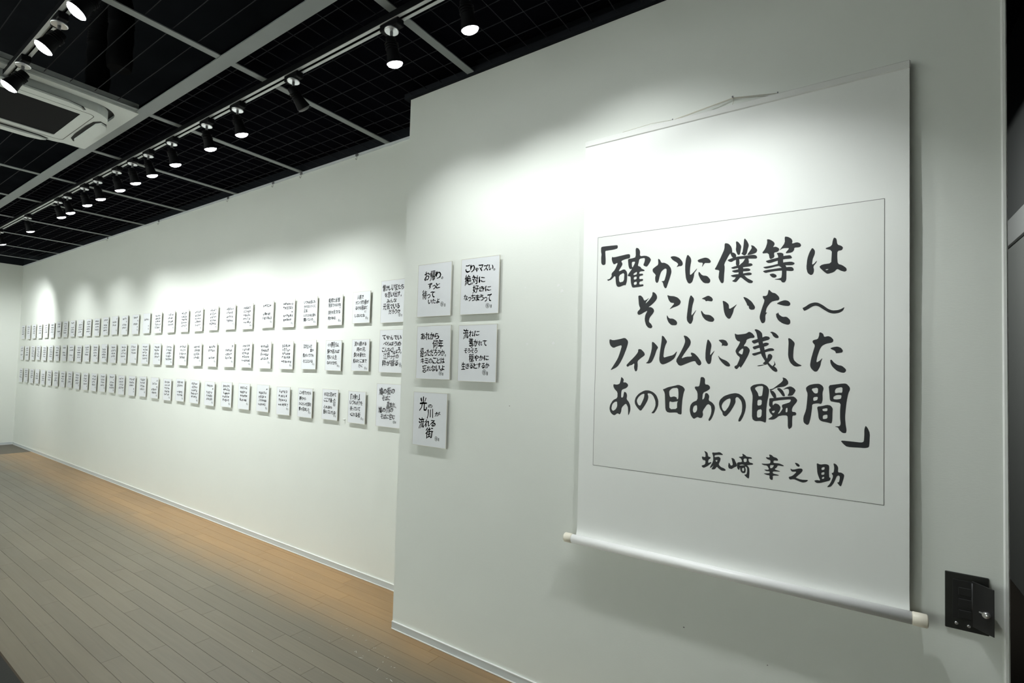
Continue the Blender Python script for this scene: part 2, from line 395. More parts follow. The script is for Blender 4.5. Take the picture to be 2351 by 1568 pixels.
# (mount x, aim offset x, aim z, power)
long_lamps = [(-9.3, -1.1, 0.9, 2.9), (-7.96, -0.5, 0.35, 1.4), (-6.87, -0.25, 0.3, 1.2), (-5.92, 0.0, 0.4, 1.0), (-5.67, 0.1, 0.2, 0.9), (-5.25, -0.05, 0.1, 0.8), (-4.95, 0, 0.1, 0.8),
              (-4.56, 0, 0.25, 0.9), (-4.27, -0.1, 0.2, 0.9), (-4.00, 0.1, 0.35, 1.0), (-3.64, 0.1, 0.0, 0.6), (-3.18, 0.0, 0.25, 1.0), (-2.83, 0.1, 0.25, 1.2), (-2.30, 0.05, 1.9, 0.0)]
n = len(long_lamps)+4
for i, (x, ox, az, pw) in enumerate(long_lamps):
    lit = pw > 0
    lb = 'black track spotlight on the long track, %s counted from the far end wall' % ORD[i] if lit else 'unlit black track spotlight hanging in front of the ceiling bar before the partition corner'
    spotlight(x, TY, (x+ox, YL, az), lb, pw*1.05, size=110, lit=lit)
spotlight(-1.60, TY, (-1.55, YR, 0.9), 'black track spotlight with bright round lens just left of the partition top corner', 0.52)
spotlight(-1.20, TY, (-1.10, YR, 1.0), 'black track spotlight with bright round lens above the front partition wall', 0.54)
spotlight(-0.74, TY, (-0.74, YR, 1.05), 'black track spotlight over the left half of the hanging scroll', 0.47, size=132)
spotlight(-0.36, TY, (-0.30, TY+0.05, 0.0), 'black track spotlight over the middle of the hanging scroll', 1.45, size=116)
for i, (x, nm) in enumerate(((-3.33, 'hanging over the air conditioner'), (-2.79, 'between two others of its kind'), (-2.39, 'at the top edge of the photo'))):
    spotlight(x+0.02, TY2, (x-0.25, TY2-1.1, 0.9), 'black spotlight on the short track, '+nm, 1.0)
# unseen track and lamps added behind the camera for bounce fill
TY3 = -1.9
track(XB+0.6, 3.6, TY3-0.018, TY3+0.018, 'long black lighting track in front of the opposite gallery wall')
for i in range(11):
    x = -9.6 + 1.25*i
    spotlight(x, TY3, (x, YBACK, 1.2), 'black track spotlight facing the opposite gallery wall, %s counted from the far end wall' % ORD[i], 7.9 if x < -1.5 else 0.4, size=130, group='spotlights of the opposite wall')
# ---- ceiling cassette air conditioner
ac = thing('ceiling_air_conditioner', 'white square ceiling cassette air conditioner with dark centre grille', 'air conditioner', ((AX0+AX1)/2, BY0-CELL/2, S))
hw = CELL/2-0.036
def rr(hx, hy, r, n=8):
    pts = []
    for cx, cy, a0 in ((hx-r, hy-r, 0), (-hx+r, hy-r, 90), (-hx+r, -hy+r, 180), (hx-r, -hy+r, 270)):
        for k in range(n+1):
            a = math.radians(a0 + 90*k/n); pts.append((cx+r*math.cos(a), cy+r*math.sin(a)))
    return pts
def ring_bm(bm, o, i, z0, z1):
    n = len(o)
    ov0 = [bm.verts.new((*p, z0)) for p in o]; iv0 = [bm.verts.new((*p, z0)) for p in i]
    ov1 = [bm.verts.new((*p, z1)) for p in o]; iv1 = [bm.verts.new((*p, z1)) for p in i]
    for k in range(n):
        j = (k+1) % n
        bm.faces.new((ov0[k], ov0[j], iv0[j], iv0[k])); bm.faces.new((ov1[k], iv1[k], iv1[j], ov1[j]))
        bm.faces.new((ov0[k], ov1[k], ov1[j], ov0[j])); bm.faces.new((iv0[k], iv0[j], iv1[j], iv1[k]))
bm = bmesh.new(); ring_bm(bm, rr(hw+0.02, hw+0.02, 0.012), rr(0.400, 0.400, 0.14), -0.006, 0.05); part('outer_panel', bm, M['ac'], ac)
bm = bmesh.new(); prism_bm(bm, rr(0.402, 0.402, 0.14), 0.010, 0.05); part('recess', bm, M['acdark'], ac)
bm = bmesh.new(); ring_bm(bm, rr(0.374, 0.374, 0.13), rr(0.250, 0.250, 0.01), -0.045, 0.012); part('inner_frame', bm, M['ac'], ac)
bm = bmesh.new(); ring_bm(bm, rr(0.303, 0.303, 0.03), rr(0.3005, 0.3005, 0.03), -0.0458, -0.044); part('seam', bm, M['acdark'], ac)
bm = bmesh.new(); prism_bm(bm, rr(0.252, 0.252, 0.01), -0.040, 0.004); gr = part('grille', bm, M['acgrille'], ac)
for k in range(4):
    pts = [(-0.245, 0.345), (-0.225, 0.380), (-0.16, 0.398), (0.16, 0.398), (0.225, 0.380), (0.245, 0.345), (0.20, 0.322), (0.10, 0.315), (-0.10, 0.315), (-0.20, 0.322)]
    bm = bmesh.new(); prism_bm(bm, pts, -0.0475, -0.0452)
    s_ = part('air_outlet', bm, M['acdark'], ac, None, (0, 0, math.pi/2*k))
    pts2 = [(-0.236, 0.352), (-0.215, 0.380), (-0.155, 0.400), (0.155, 0.400), (0.215, 0.380), (0.236, 0.352), (0.19, 0.336), (-0.19, 0.336)]
    bm = bmesh.new(); prism_bm(bm, pts2, -0.058, -0.0476); part('louver', bm, M['ac'], s_)
# flexible duct above the wires
pts = []
for k in range(25):
    a = math.pi*k/24
    pts.append((-3.52+0.30*math.cos(a)*0.55, 1.02, 3.22+0.24*math.sin(a)))
pts = [(-3.355, 1.02, 2.98)] + pts + [(-3.685, 1.02, 2.98), (-3.70, 1.00, 2.90)]
bm = bmesh.new()
fine = []
for a, b in zip(pts, pts[1:]):
    for q in range(4): fine.append(Vector(a).lerp(Vector(b), q/4))
tube_bm(bm, fine, [0.055 + 0.006*(k % 2) for k in range(len(fine))], 14)
tag(part('flexible_duct', bm, M['duct']), 'black flexible duct looped above the ceiling wires by the air conditioner', 'duct')
# ================================================================== LETTERING
def chaikin(P, it=1, r=0.22):
    for _ in range(it):
        Q = []
        n = len(P)
        for k in range(n):
            a, b = P[k], P[(k+1) % n]
            Q.append((a[0]*(1-r)+b[0]*r, a[1]*(1-r)+b[1]*r)); Q.append((a[0]*r+b[0]*(1-r), a[1]*r+b[1]*(1-r)))
        P = Q
    return P
def fill(bm, loops, fn):
    """loops: outer + holes in 2-D; fn maps a 2-D point to 3-D"""
    L3 = [[Vector((p[0], p[1], 0)) for p in l] for l in loops]
    flat = [p for l in loops for p in l]
    tris = tessellate_polygon(L3)
    vs = [bm.verts.new(fn(p)) for p in flat]
    for t in tris:
        if len(set(t)) == 3:
            try: bm.faces.new([vs[i] for i in t])
            except ValueError: pass
R1, R2, R3, R4 = (1370, 540, 7.8367), (1630, 530, 6.9147), (1440, 650, 9.0423), (1640, 650, 7.3469)
R5, R6, R7, R8, R9 = (1380, 750, 7.8367), (1660, 740, 7.5839), (1380, 860, 6.9147), (1690, 860, 6.9147), (1600, 1020, 6.5306)
# brush outlines traced from the photograph, one list per character: frame, then shapes (outline + holes)
SCROLL_LINES = [[
 [R1, [[(80,215),(130,203),(300,185),(372,180),(382,195),(378,240),(300,262),(190,278),(155,285),(158,360),(163,450),(158,530),(110,540),(82,510),(80,400),(88,350),(78,295)]]],
 [R1, [[(270,430),(280,385),(300,402),(480,360),(540,345),(590,340),(605,365),(600,415),(520,430),(440,465),(465,510),(460,540),(385,660),(500,605),(552,670),(545,830),(520,905),(500,895),(400,935),(360,915),(345,860),(335,720),(265,800),(200,825),(190,795),(230,790),(270,740),(265,690),(330,620),(385,490),(310,530),(285,490)],[(400,725),(498,670),(490,830),(405,852)]],
  [[(702,228),(755,235),(785,290),(778,380),(880,368),(950,395),(980,440),(960,490),(905,572),(835,545),(865,470),(870,408),(770,425),(755,500),(740,550),(790,570),(805,600),(860,625),(862,645),(790,650),(770,665),(765,695),(830,690),(838,720),(770,735),(765,790),(835,785),(832,822),(770,835),(765,890),(840,882),(842,915),(755,932),(650,945),(630,920),(612,840),(610,740),(570,740),(555,720),(640,600),(600,615),(575,570),(565,480),(565,430),(650,415),(705,395)],[(632,480),(700,475),(650,580),(636,570)],[(665,690),(725,655),(722,705),(662,720)],[(668,755),(720,740),(718,790),(668,800)],[(668,850),(720,832),(720,885),(672,895)]]],
 [R1, [[(1105,420),(1140,440),(1165,498),(1220,495),(1290,530),(1335,590),(1348,660),(1320,760),(1285,860),(1255,950),(1230,955),(1205,920),(1190,850),(1160,828),(1215,822),(1235,760),(1255,680),(1258,605),(1225,600),(1165,650),(1135,730),(1110,840),(1080,862),(1055,830),(1050,760),(1065,715),(1010,660),(1005,610),(1060,565),(1110,530)]],
  [[(1325,395),(1365,378),(1420,380),(1490,410),(1540,470),(1553,520),(1530,555),(1475,558),(1435,580),(1470,520),(1440,490),(1370,450)]]],
 [R1, [[(1635,345),(1690,400),(1705,460),(1690,530),(1678,620),(1678,725),(1740,670),(1808,592),(1800,620),(1755,680),(1750,740),(1720,840),(1680,872),(1640,860),(1605,780),(1592,650),(1592,540),(1605,430)]],
  [[(1812,455),(1850,432),(1955,400),(2020,420),(2058,470),(2040,500),(1975,500),(1945,500),(1890,580),(1915,495),(1835,490)]],
  [[(1835,648),(1900,725),(1985,730),(2040,790),(2045,830),(2020,865),(1930,862),(1870,800),(1828,710)]]],
 [R2, [[(235,193),(300,205),(345,260),(358,345),(320,355),(225,525),(235,580),(225,700),(218,825),(178,832),(135,750),(140,690),(150,625),(70,612),(100,570),(190,380),(230,290)]],
  [[(412,165),(450,175),(500,240),(490,300),(475,380),(440,382),(410,310),(418,240)]], [[(545,110),(590,160),(620,225),(600,290),(582,370),(545,395),(495,360),(515,345),(530,260)]],
  [[(650,225),(700,240),(755,300),(735,350),(640,380),(585,385),(640,310),(665,270)]], [[(320,355),(358,340),(405,360),(420,400),(400,430),(355,425)]],
  [[(275,465),(330,440),(420,410),(520,400),(600,390),(690,378),(735,390),(752,420),(735,440),(640,440),(540,440),(440,452),(380,470),(345,495),(310,490)]],
  [[(415,440),(465,440),(470,530),(440,565),(410,540)]], [[(560,435),(610,435),(620,500),(600,535),(500,545),(470,540),(530,490)]],
  [[(330,585),(400,560),(480,540),(610,515),(660,515),(680,540),(650,560),(540,575),(440,590),(365,605)]],
  [[(340,635),(420,615),(500,602),(600,592),(640,605),(640,630),(600,640),(520,642),(430,660),(385,662)]],
  [[(440,560),(530,560),(525,700),(450,720),(455,650)]],
  [[(322,708),(400,690),(500,680),(620,658),(662,670),(660,695),(620,705),(520,705),(420,735),(365,735)]],
  [[(410,735),(480,700),(540,700),(590,750),(660,785),(685,800),(670,828),(620,830),(560,790),(485,730),(450,775),(410,818),(345,798),(390,770)]]],
 [R2, [[(905,130),(960,140),(1020,180),(1028,215),(1000,260),(1045,250),(1095,275),(1100,300),(1080,330),(1015,345),(1025,420),(950,455),(930,350),(820,360),(880,280),(910,190)]],
  [[(1185,90),(1240,95),(1295,125),(1312,165),(1300,205),(1380,180),(1430,195),(1450,230),(1430,260),(1340,265),(1335,310),(1300,345),(1190,358),(1250,290),(1250,270),(1160,275),(1100,310),(1125,280),(1190,190)]],
  [[(880,480),(960,455),(1060,430),(1180,395),(1280,385),(1305,425),(1290,440),(1170,450),(1050,480),(960,510),(920,510)]],
  [[(1055,350),(1130,345),(1170,365),(1160,460),(1165,520),(1160,600),(1080,545),(1075,500),(1085,400)]],
  [[(838,575),(900,565),(1020,540),(1160,500),(1290,487),(1340,505),(1345,525),(1310,545),(1180,545),(1060,560),(950,590),(880,600)]],
  [[(833,640),(900,620),(1040,600),(1180,580),(1290,570),(1325,590),(1332,630),(1290,640),(1180,628),(1060,635),(940,655),(880,670)]],
  [[(1145,540),(1215,550),(1215,700),(1212,780),(1185,820),(1145,818),(1120,780),(1010,770),(1100,755),(1140,740)]],
  [[(940,690),(1000,675),(1050,695),(1062,725),(1030,745),(985,738)]]],
 [R2, [[(1625,265),(1668,315),(1665,370),(1630,450),(1620,540),(1655,520),(1700,470),(1690,505),(1640,565),(1655,630),(1635,690),(1600,705),(1550,670),(1530,590),(1545,440),(1580,340)]],
  [[(1970,105),(2010,125),(2022,220),(2090,240),(2115,270),(2095,310),(2025,320),(2020,420),(2030,525),(2100,545),(2165,590),(2172,630),(2140,650),(2080,635),(2020,602),(1970,655),(1870,685),(1830,665),(1730,575),(1780,535),(1925,515),(1930,420),(1935,310),(1815,283),(1935,240),(1950,150)],[(1835,612),(1885,605),(1870,622),(1840,625)]]],
],[
 [R3, [[(230,260),(280,255),(325,295),(355,365),(400,345),(460,300),(400,380),(380,428),(450,360),(520,260),(525,182),(570,195),(615,250),(622,310),(590,370),(510,450),(440,500),(490,495),(545,530),(562,580),(530,640),(470,710),(448,800),(500,850),(527,905),(500,940),(440,930),(390,870),(362,760),(375,660),(425,570),(355,605),(290,645),(245,662),(215,640),(213,595),(275,530),(245,460),(235,350)]]],
 [R3, [[(828,243),(880,265),(970,270),(1050,300),(1105,360),(1112,400),(1090,445),(1030,480),(940,510),(878,545),(900,515),(985,415),(900,405),(860,350)]], [[(822,655),(870,735),(950,735),(1020,780),(1040,830),(1020,875),(920,875),(860,820),(825,740)]]],
 [R3, [[(1320,242),(1380,310),(1388,350),(1350,480),(1328,680),(1380,620),(1435,550),(1420,590),(1370,680),(1368,760),(1330,845),(1290,845),(1240,780),(1235,700),(1260,500),(1285,330)]], [[(1540,322),(1590,300),(1680,255),(1750,290),(1780,335),(1765,378),(1720,375),(1670,365),(1630,378),(1615,345)]],
  [[(1540,565),(1600,650),(1720,660),(1790,715),(1812,760),(1780,803),(1700,800),(1620,765),(1560,690),(1530,600)]]],
 [R4, [[(138,292),(195,315),(245,360),(248,440),(320,400),(383,352),(365,382),(330,430),(318,495),(268,600),(232,600),(185,550),(160,470),(150,370)]], [[(488,240),(500,232),(560,255),(630,310),(680,385),(688,410),(675,445),(620,450),(585,430),(580,385),(555,378),(545,340)]]],
 [R4, [[(917,102),(975,160),(1030,170),(1085,220),(1100,260),(1085,290),(1030,295),(960,315),(885,410),(865,500),(895,490),(860,540),(862,620),(850,660),(820,678),(795,670),(765,600),(765,550),(800,430),(850,290),(820,250),(815,215),(870,218),(900,190)]],
  [[(1047,345),(1110,310),(1190,285),(1250,300),(1282,335),(1280,370),(1250,388),(1180,382),(1110,365)]], [[(1040,510),(1060,515),(1078,490),(1090,530),(1150,570),(1220,565),(1280,620),(1282,680),(1245,705),(1150,680),(1080,630),(1045,570)]]],
 [R4, [[(1485,420),(1530,400),(1610,345),(1690,325),(1750,330),(1830,370),(1920,435),(1990,460),(2080,455),(2140,435),(2200,400),(2170,465),(2110,500),(2020,515),(1940,500),(1850,450),(1760,390),(1700,378),(1640,400),(1580,440),(1520,468),(1505,455)]]],
],[
 [R5, [[(150,240),(160,225),(215,245),(330,225),(430,198),(480,245),(488,290),(460,390),(400,540),(350,640),(290,725),(160,790),(220,700),(300,570),(340,460),(378,330),(300,350),(220,382),(170,345),(150,290)]]],
 [R5, [[(670,402),(720,405),(775,460),(788,495),(780,520),(710,570),(655,620),(660,700),(650,790),(615,808),(590,740),(600,655),(550,690),(510,700),(580,620),(480,730),(450,695),(500,640),(600,540),(665,460)]]],
 [R5, [[(915,270),(950,280),(1010,345),(1028,375),(1000,420),(960,540),(910,640),(860,663),(800,655),(845,625),(895,480),(915,380)]], [[(1095,158),(1130,175),(1180,250),(1188,275),(1160,330),(1135,420),(1120,560),(1200,535),(1300,510),(1368,435),(1355,490),(1320,570),(1240,630),(1150,670),(1100,680),(1060,650),(1045,590),(1055,480),(1075,350),(1090,250)]]],
 [R5, [[(1485,170),(1500,157),(1550,175),(1600,225),(1617,280),(1600,340),(1500,480),(1440,575),(1530,540),(1640,535),(1612,490),(1620,462),(1680,480),(1740,540),(1795,620),(1805,660),(1790,690),(1760,700),(1720,670),(1690,615),(1620,630),(1520,670),(1435,705),(1390,690),(1342,610),(1420,480),(1490,340),(1515,260),(1500,200)]]],
 [R5, [[(1918,218),(1970,280),(1988,335),(1970,430),(1960,515),(2000,470),(2045,425),(2020,475),(1990,530),(1985,600),(1970,660),(1940,675),(1910,660),(1875,590),(1878,450),(1895,320)]], [[(2108,238),(2190,230),(2250,250),(2285,310),(2270,345),(2230,345),(2190,335),(2170,355),(2175,300),(2150,280)]], [[(2100,510),(2150,570),(2250,610),(2300,650),(2325,695),(2300,720),(2240,705),(2170,640),(2125,580)]]],
 [R6, [[(200,190),(245,215),(340,205),(400,195),(455,160),(510,190),(550,240),(545,270),(470,275),(410,300),(400,350),(355,415),(410,415),(450,450),(468,490),(440,570),(380,680),(330,760),(300,795),(290,760),(235,822),(195,790),(200,760),(240,745),(270,680),(295,610),(245,570),(215,510),(220,480),(270,400),(300,335),(250,325),(215,280)],[(258,525),(330,455),(355,460),(345,520),(330,565)]],
  [[(545,125),(580,118),(640,145),(680,190),(685,260),(690,350),(715,430),(730,520),(755,620),(790,700),(850,760),(890,765),(930,800),(950,845),(920,865),(870,845),(800,770),(720,660),(660,560),(625,400),(600,280),(580,180)]],
  [[(495,320),(600,290),(690,260),(740,240),(800,250),(818,280),(790,305),(700,330),(600,350),(545,375),(510,355)]], [[(510,425),(600,400),(690,370),(740,350),(790,360),(800,380),(770,405),(690,430),(600,450),(550,472),(525,460)]],
  [[(497,545),(600,520),(720,480),(800,450),(860,450),(893,475),(880,495),(800,500),(720,525),(620,555),(550,582),(515,570)]], [[(780,560),(820,545),(860,580),(850,630),(800,690),(745,745),(685,715),(720,690),(770,620)]],
  [[(585,755),(690,735),(740,735),(680,752),(615,765)]], [[(880,660),(905,710),(915,740),(880,770),(860,760),(895,725)]],
  [[(815,172),(855,160),(920,190),(965,240),(968,268),(920,275),(870,240),(850,195)]]],
 [R6, [[(1132,270),(1180,285),(1240,345),(1248,380),(1230,450),(1220,600),(1235,660),(1300,720),(1380,752),(1290,772),(1230,760),(1165,700),(1130,590),(1135,450),(1140,350)]]],
 [R6, [[(1675,178),(1700,173),(1745,200),(1760,255),(1830,238),(1880,255),(1922,300),(1918,335),(1890,355),(1800,370),(1720,410),(1680,480),(1640,600),(1622,700),(1680,670),(1735,615),(1705,690),(1695,760),(1640,855),(1590,860),(1530,800),(1512,750),(1530,640),(1570,500),(1602,400),(1555,345),(1565,310),(1650,290),(1672,230)]],
  [[(1858,452),(1920,430),(1990,420),(2050,440),(2090,490),(2075,525),(2020,532),(1965,540),(1950,495)]], [[(1865,655),(1890,648),(1930,700),(2000,745),(2070,755),(2140,815),(2142,850),(2110,880),(2060,875),(1980,845),(1900,770),(1870,710)]]],
],[
 [R7, [[(320,32),(362,75),(350,125),(390,122),(425,150),(430,180),(400,215),(330,240),(320,300),(320,365),(350,360),(365,268),(400,285),(415,330),(405,390),(440,430),(465,490),(468,560),(450,620),(432,650),(430,560),(425,510),(395,455),(330,520),(322,590),(300,635),(265,610),(215,648),(180,630),(150,595),(135,540),(145,480),(190,405),(260,370),(262,280),(215,230),(195,190),(195,150),(250,160),(295,145),(310,90)],[(165,540),(180,470),(215,435),(255,425),(258,500),(235,550),(190,578)]]],
 [R7, [[(690,250),(760,250),(830,280),(880,330),(910,410),(908,490),(880,560),(840,615),(795,612),(840,560),(865,490),(862,420),(830,340),(790,300),(735,295),(752,350),(740,410),(690,500),(630,582),(575,525),(540,470),(533,420),(550,360),(600,300)],[(565,415),(590,360),(640,315),(690,300),(680,370),(650,440),(622,495),(590,480)]]],
 [R7, [[(978,232),(1000,228),(1060,200),(1150,180),(1230,160),(1300,190),(1332,235),(1310,290),(1290,400),(1280,540),(1278,635),(1225,625),(1205,600),(1060,605),(1020,560),(1015,400),(1010,290)],[(1080,260),(1130,215),(1220,210),(1228,300),(1225,380),(1205,395),(1200,360),(1155,345),(1100,360),(1085,330)],[(1083,420),(1130,438),(1200,425),(1222,420),(1205,450),(1205,545),(1085,550)]]],
 [R7, [[(1580,38),(1625,40),(1650,70),(1648,155),(1700,160),(1728,190),(1728,225),(1690,255),(1615,290),(1605,405),(1640,370),(1650,292),(1690,295),(1718,340),(1705,410),(1760,440),(1800,490),(1808,540),(1790,620),(1755,700),(1720,740),(1700,720),(1740,640),(1752,570),(1740,490),(1690,462),(1610,580),(1620,640),(1600,685),(1565,690),(1530,670),(1470,708),(1425,650),(1405,570),(1415,490),(1450,440),(1530,405),(1530,280),(1485,215),(1490,188),(1555,190),(1570,120)],[(1455,560),(1470,500),(1520,480),(1525,560),(1500,600),(1468,605)]]],
 [R7, [[(2130,293),(2190,305),(2250,350),(2290,420),(2300,500),(2285,590),(2250,680),(2210,745),(2178,745),(2180,710),(2230,610),(2240,500),(2225,420),(2180,365),(2150,355),(2130,380),(2135,440),(2100,510),(2050,590),(1975,672),(1930,640),(1925,600),(1885,540),(1868,460),(1885,400),(1950,340),(2050,305)],[(1910,500),(1935,440),(1990,395),(2050,375),(2055,420),(2030,500),(1965,588),(1930,560)]]],
 [R8, [[(225,200),(270,165),(340,150),(420,145),(490,180),(525,240),(515,330),(490,450),(478,560),(478,700),(470,765),(420,745),(380,735),(300,740),(250,700),(252,500),(262,350),(250,290),(228,240)],[(290,215),(350,180),(430,180),(420,270),(410,340),(355,345),(345,290)],[(340,400),(408,400),(402,485),(335,495)],[(332,565),(408,545),(400,675),(330,685)]],
  [[(735,42),(790,60),(825,105),(828,150),(770,190),(690,200),(620,215),(545,260),(525,232),(580,225),(640,180),(720,120),(745,85)]], [[(530,250),(590,260),(630,310),(640,370),(600,375),(560,320)]], [[(640,220),(690,210),(740,250),(770,310),(775,345),(740,345),(700,290)]],
  [[(740,240),(800,200),(865,185),(920,215),(945,250),(930,285),(890,335),(810,340),(840,290),(835,230),(790,225)]],
  [[(525,375),(600,370),(760,355),(900,345),(940,365),(972,405),(960,440),(900,510),(885,560),(890,590),(940,595),(957,620),(945,645),(895,650),(890,720),(890,830),(840,870),(820,830),(820,730),(815,650),(740,645),(670,660),(640,690),(590,715),(500,712),(560,670),(580,655),(530,600),(518,550),(555,530),(520,490),(525,420)],[(590,420),(700,405),(860,392),(870,410),(850,440),(790,460),(730,478),(725,510),(740,540),(700,600),(685,615),(660,625),(700,560),(705,510),(670,470),(615,455),(580,495),(578,440)],[(565,582),(618,568),(600,610),(575,605)],[(790,535),(815,525),(815,595),(785,600)]]],
 [R8, [[(1108,205),(1160,165),(1240,148),(1320,145),(1370,175),(1392,220),(1370,290),(1375,400),(1355,468),(1290,455),(1208,470),(1205,540),(1185,680),(1155,790),(1120,800),(1070,760),(1065,680),(1110,560),(1125,430),(1135,300),(1112,250)],[(1190,225),(1300,205),(1298,295),(1245,300)],[(1225,360),(1298,350),(1290,405),(1225,420)]],
  [[(1468,170),(1560,158),(1700,140),(1755,145),(1805,200),(1810,240),(1780,300),(1755,430),(1740,560),(1730,680),(1740,800),(1755,880),(1745,930),(1690,928),(1635,880),(1620,840),(1560,822),(1645,820),(1660,780),(1650,700),(1650,560),(1660,450),(1560,435),(1490,420),(1480,300)],[(1570,250),(1590,215),(1690,195),(1685,290),(1640,285),(1570,295)],[(1545,350),(1600,322),(1675,325),(1665,385),(1600,395),(1545,390)]],
  [[(1283,508),(1360,500),(1440,480),(1500,490),(1535,535),(1530,600),(1528,720),(1515,778),(1455,760),(1350,740),(1310,700),(1300,600)],[(1365,545),(1450,530),(1448,580),(1380,580)],[(1378,645),(1450,632),(1450,698),(1375,708)]]],
 [R8, [[(2055,808),(2090,850),(2125,930),(2118,1080),(2110,1155),(2050,1168),(1960,1160),(1760,1150),(1700,1100),(1655,1045),(1800,1058),(1990,1080),(2028,1065),(2035,960),(2035,870)]]],
],[
 [R9, [[(108,95),(160,120),(172,185),(205,190),(208,210),(175,230),(170,280),(215,262),(220,280),(170,320),(100,355),(65,320),(125,300),(130,240),(85,230),(72,178),(130,195),(130,140)]],
  [[(225,120),(280,125),(345,115),(392,150),(385,162),(330,155),(270,160),(265,195),(330,183),(358,210),(350,250),(325,300),(360,340),(410,360),(437,385),(420,398),(370,393),(325,360),(300,335),(270,375),(215,375),(255,310),(215,350),(190,352),(245,255),(245,180)],[(275,240),(312,232),(300,268)]]],
 [R9, [[(515,200),(560,215),(580,260),(600,300),(600,330),(560,345),(520,372),(480,360),(468,330),(478,270),(495,290),(510,320),(540,310),(530,250)]],
  [[(680,135),(730,165),(740,182),(820,195),(828,218),(770,215),(785,270),(840,285),(845,305),(770,310),(740,320),(680,300),(640,310),(605,340),(600,270),(680,265),(665,215),(620,188),(690,182)],[(700,215),(748,212),(745,265),(705,265)]],
  [[(600,290),(640,320),(750,310),(785,350),(790,420),(782,515),(755,505),(705,455),(745,450),(755,400),(750,345),(720,330),(735,380),(725,430),(680,430),(655,400),(645,340),(635,390),(605,360)],[(675,360),(708,350),(708,400),(685,405)]]],
 [R9, [[(1080,150),(1120,160),(1150,190),(1200,205),(1220,235),(1210,248),(1150,240),(1145,280),(1230,285),(1290,310),(1308,325),(1290,330),(1210,315),(1200,345),(1160,375),(1240,400),(1248,410),(1215,408),(1140,405),(1135,435),(1225,458),(1232,470),(1135,470),(1140,500),(1135,535),(1110,532),(1088,510),(1090,465),(1050,460),(995,435),(1090,435),(1090,405),(1040,402),(1002,378),(1085,382),(1055,320),(1000,312),(960,288),(1050,292),(1100,285),(1105,240),(1050,220),(1030,190),(1095,200)],[(1095,312),(1160,312),(1130,355),(1100,360)]]],
 [R9, [[(1465,272),(1520,290),(1545,320),(1530,340),(1495,325)]], [[(1398,362),(1440,382),(1530,362),(1575,365),(1588,390),(1570,420),(1490,490),(1480,500),(1560,530),(1675,535),(1640,565),(1590,575),(1530,555),(1450,520),(1390,530),(1372,490),(1430,475),(1500,410),(1420,412)]]],
 [R9, [[(1795,280),(1850,305),(1930,295),(1975,310),(1985,340),(1980,430),(1985,500),(2005,500),(1995,545),(1930,560),(1850,580),(1790,580),(1755,545),(1800,535),(1850,545),(1830,500),(1805,430),(1800,350)],[(1870,350),(1915,340),(1912,380),(1868,385)],[(1868,425),(1912,415),(1910,455),(1865,458)],[(1875,495),(1910,485),(1905,515),(1875,520)]],
  [[(2045,282),(2090,300),(2120,345),(2112,420),(2170,425),(2212,460),(2195,530),(2165,625),(2145,630),(2098,570),(2130,570),(2145,490),(2125,465),(2095,480),(2060,570),(2010,635),(1945,645),(2000,585),(2045,480),(2015,430),(2050,425),(2060,350)]]],
]]

# ================================================================== HANGING SCROLL
YS = YR - 0.030
def sc(px, py): return on_y(px, py, YS)
tl, tr, br, bl = sc(1347, 331), sc(2087, 147), sc(2089.5, 1395), sc(1323, 1228)
SX0, SX1 = (tl.x+bl.x)/2, (tr.x+br.x)/2
SZ1, SZ0 = (tl.z+tr.z)/2, (bl.z+br.z)/2
scroll = thing('hanging_scroll', 'tall white hanging scroll with large black brush calligraphy on the front partition wall', 'scroll', ((SX0+SX1)/2, YS, SZ0))
inv = Vector(scroll.location)
def wave(x, z):          # gentle undulation of the mounted paper, metres towards the room
    u = (x-SX0)/(SX1-SX0); v = (z-SZ0)/(SZ1-SZ0)
    edge = math.sin(math.pi*min(1, max(0, v)))
    return edge*(0.0016*math.sin(9*v+1.5*u) + 0.0008*math.sin(23*v+3.0*math.sin(4*u)) + 0.0008*math.sin(7*u))
def paper(x0, x1, z0, z1, nx, nz, dy, th, name, m):
    bm = bmesh.new(); fr = []; bk = []
    for j in range(nz+1):
        a = []; b = []
        for i in range(nx+1):
            x = x0+(x1-x0)*i/nx; z = z0+(z1-z0)*j/nz; y = YS-wave(x, z)-dy
            a.append(bm.verts.new(Vector((x, y, z))-inv)); b.append(bm.verts.new(Vector((x, y+th, z))-inv))
        fr.append(a); bk.append(b)
    cp = lambda v: bm.verts.new(v.co)
    for j in range(nz):
        for i in range(nx):
            f = bm.faces.new((fr[j][i], fr[j][i+1], fr[j+1][i+1], fr[j+1][i])); f.smooth = True
            f = bm.faces.new((bk[j][i], bk[j+1][i], bk[j+1][i+1], bk[j][i+1])); f.smooth = True
    for i in range(nx):
        bm.faces.new([cp(v) for v in (fr[0][i+1], fr[0][i], bk[0][i], bk[0][i+1])]); bm.faces.new([cp(v) for v in (fr[nz][i], fr[nz][i+1], bk[nz][i+1], bk[nz][i])])
    for j in range(nz):
        bm.faces.new([cp(v) for v in (fr[j][0], fr[j+1][0], bk[j+1][0], bk[j][0])]); bm.faces.new([cp(v) for v in (fr[j+1][nx], fr[j][nx], bk[j][nx], bk[j+1][nx])])
    return part(name, bm, m, scroll)
paper(SX0, SX1, SZ0, SZ1, 40, 90, 0, 0.0012, 'mount_paper', M['scroll'])
a, b, c, d = sc(1375, 545), sc(2030, 457), sc(2030, 1161), sc(1360, 1066)
PX0, PX1, PZ1, PZ0 = (a.x+d.x)/2, (b.x+c.x)/2, (a.z+b.z)/2, (c.z+d.z)/2
paper(PX0, PX1, PZ0, PZ1, 40, 60, 0.0003, 0.0002, 'writing_panel', M['panel'])
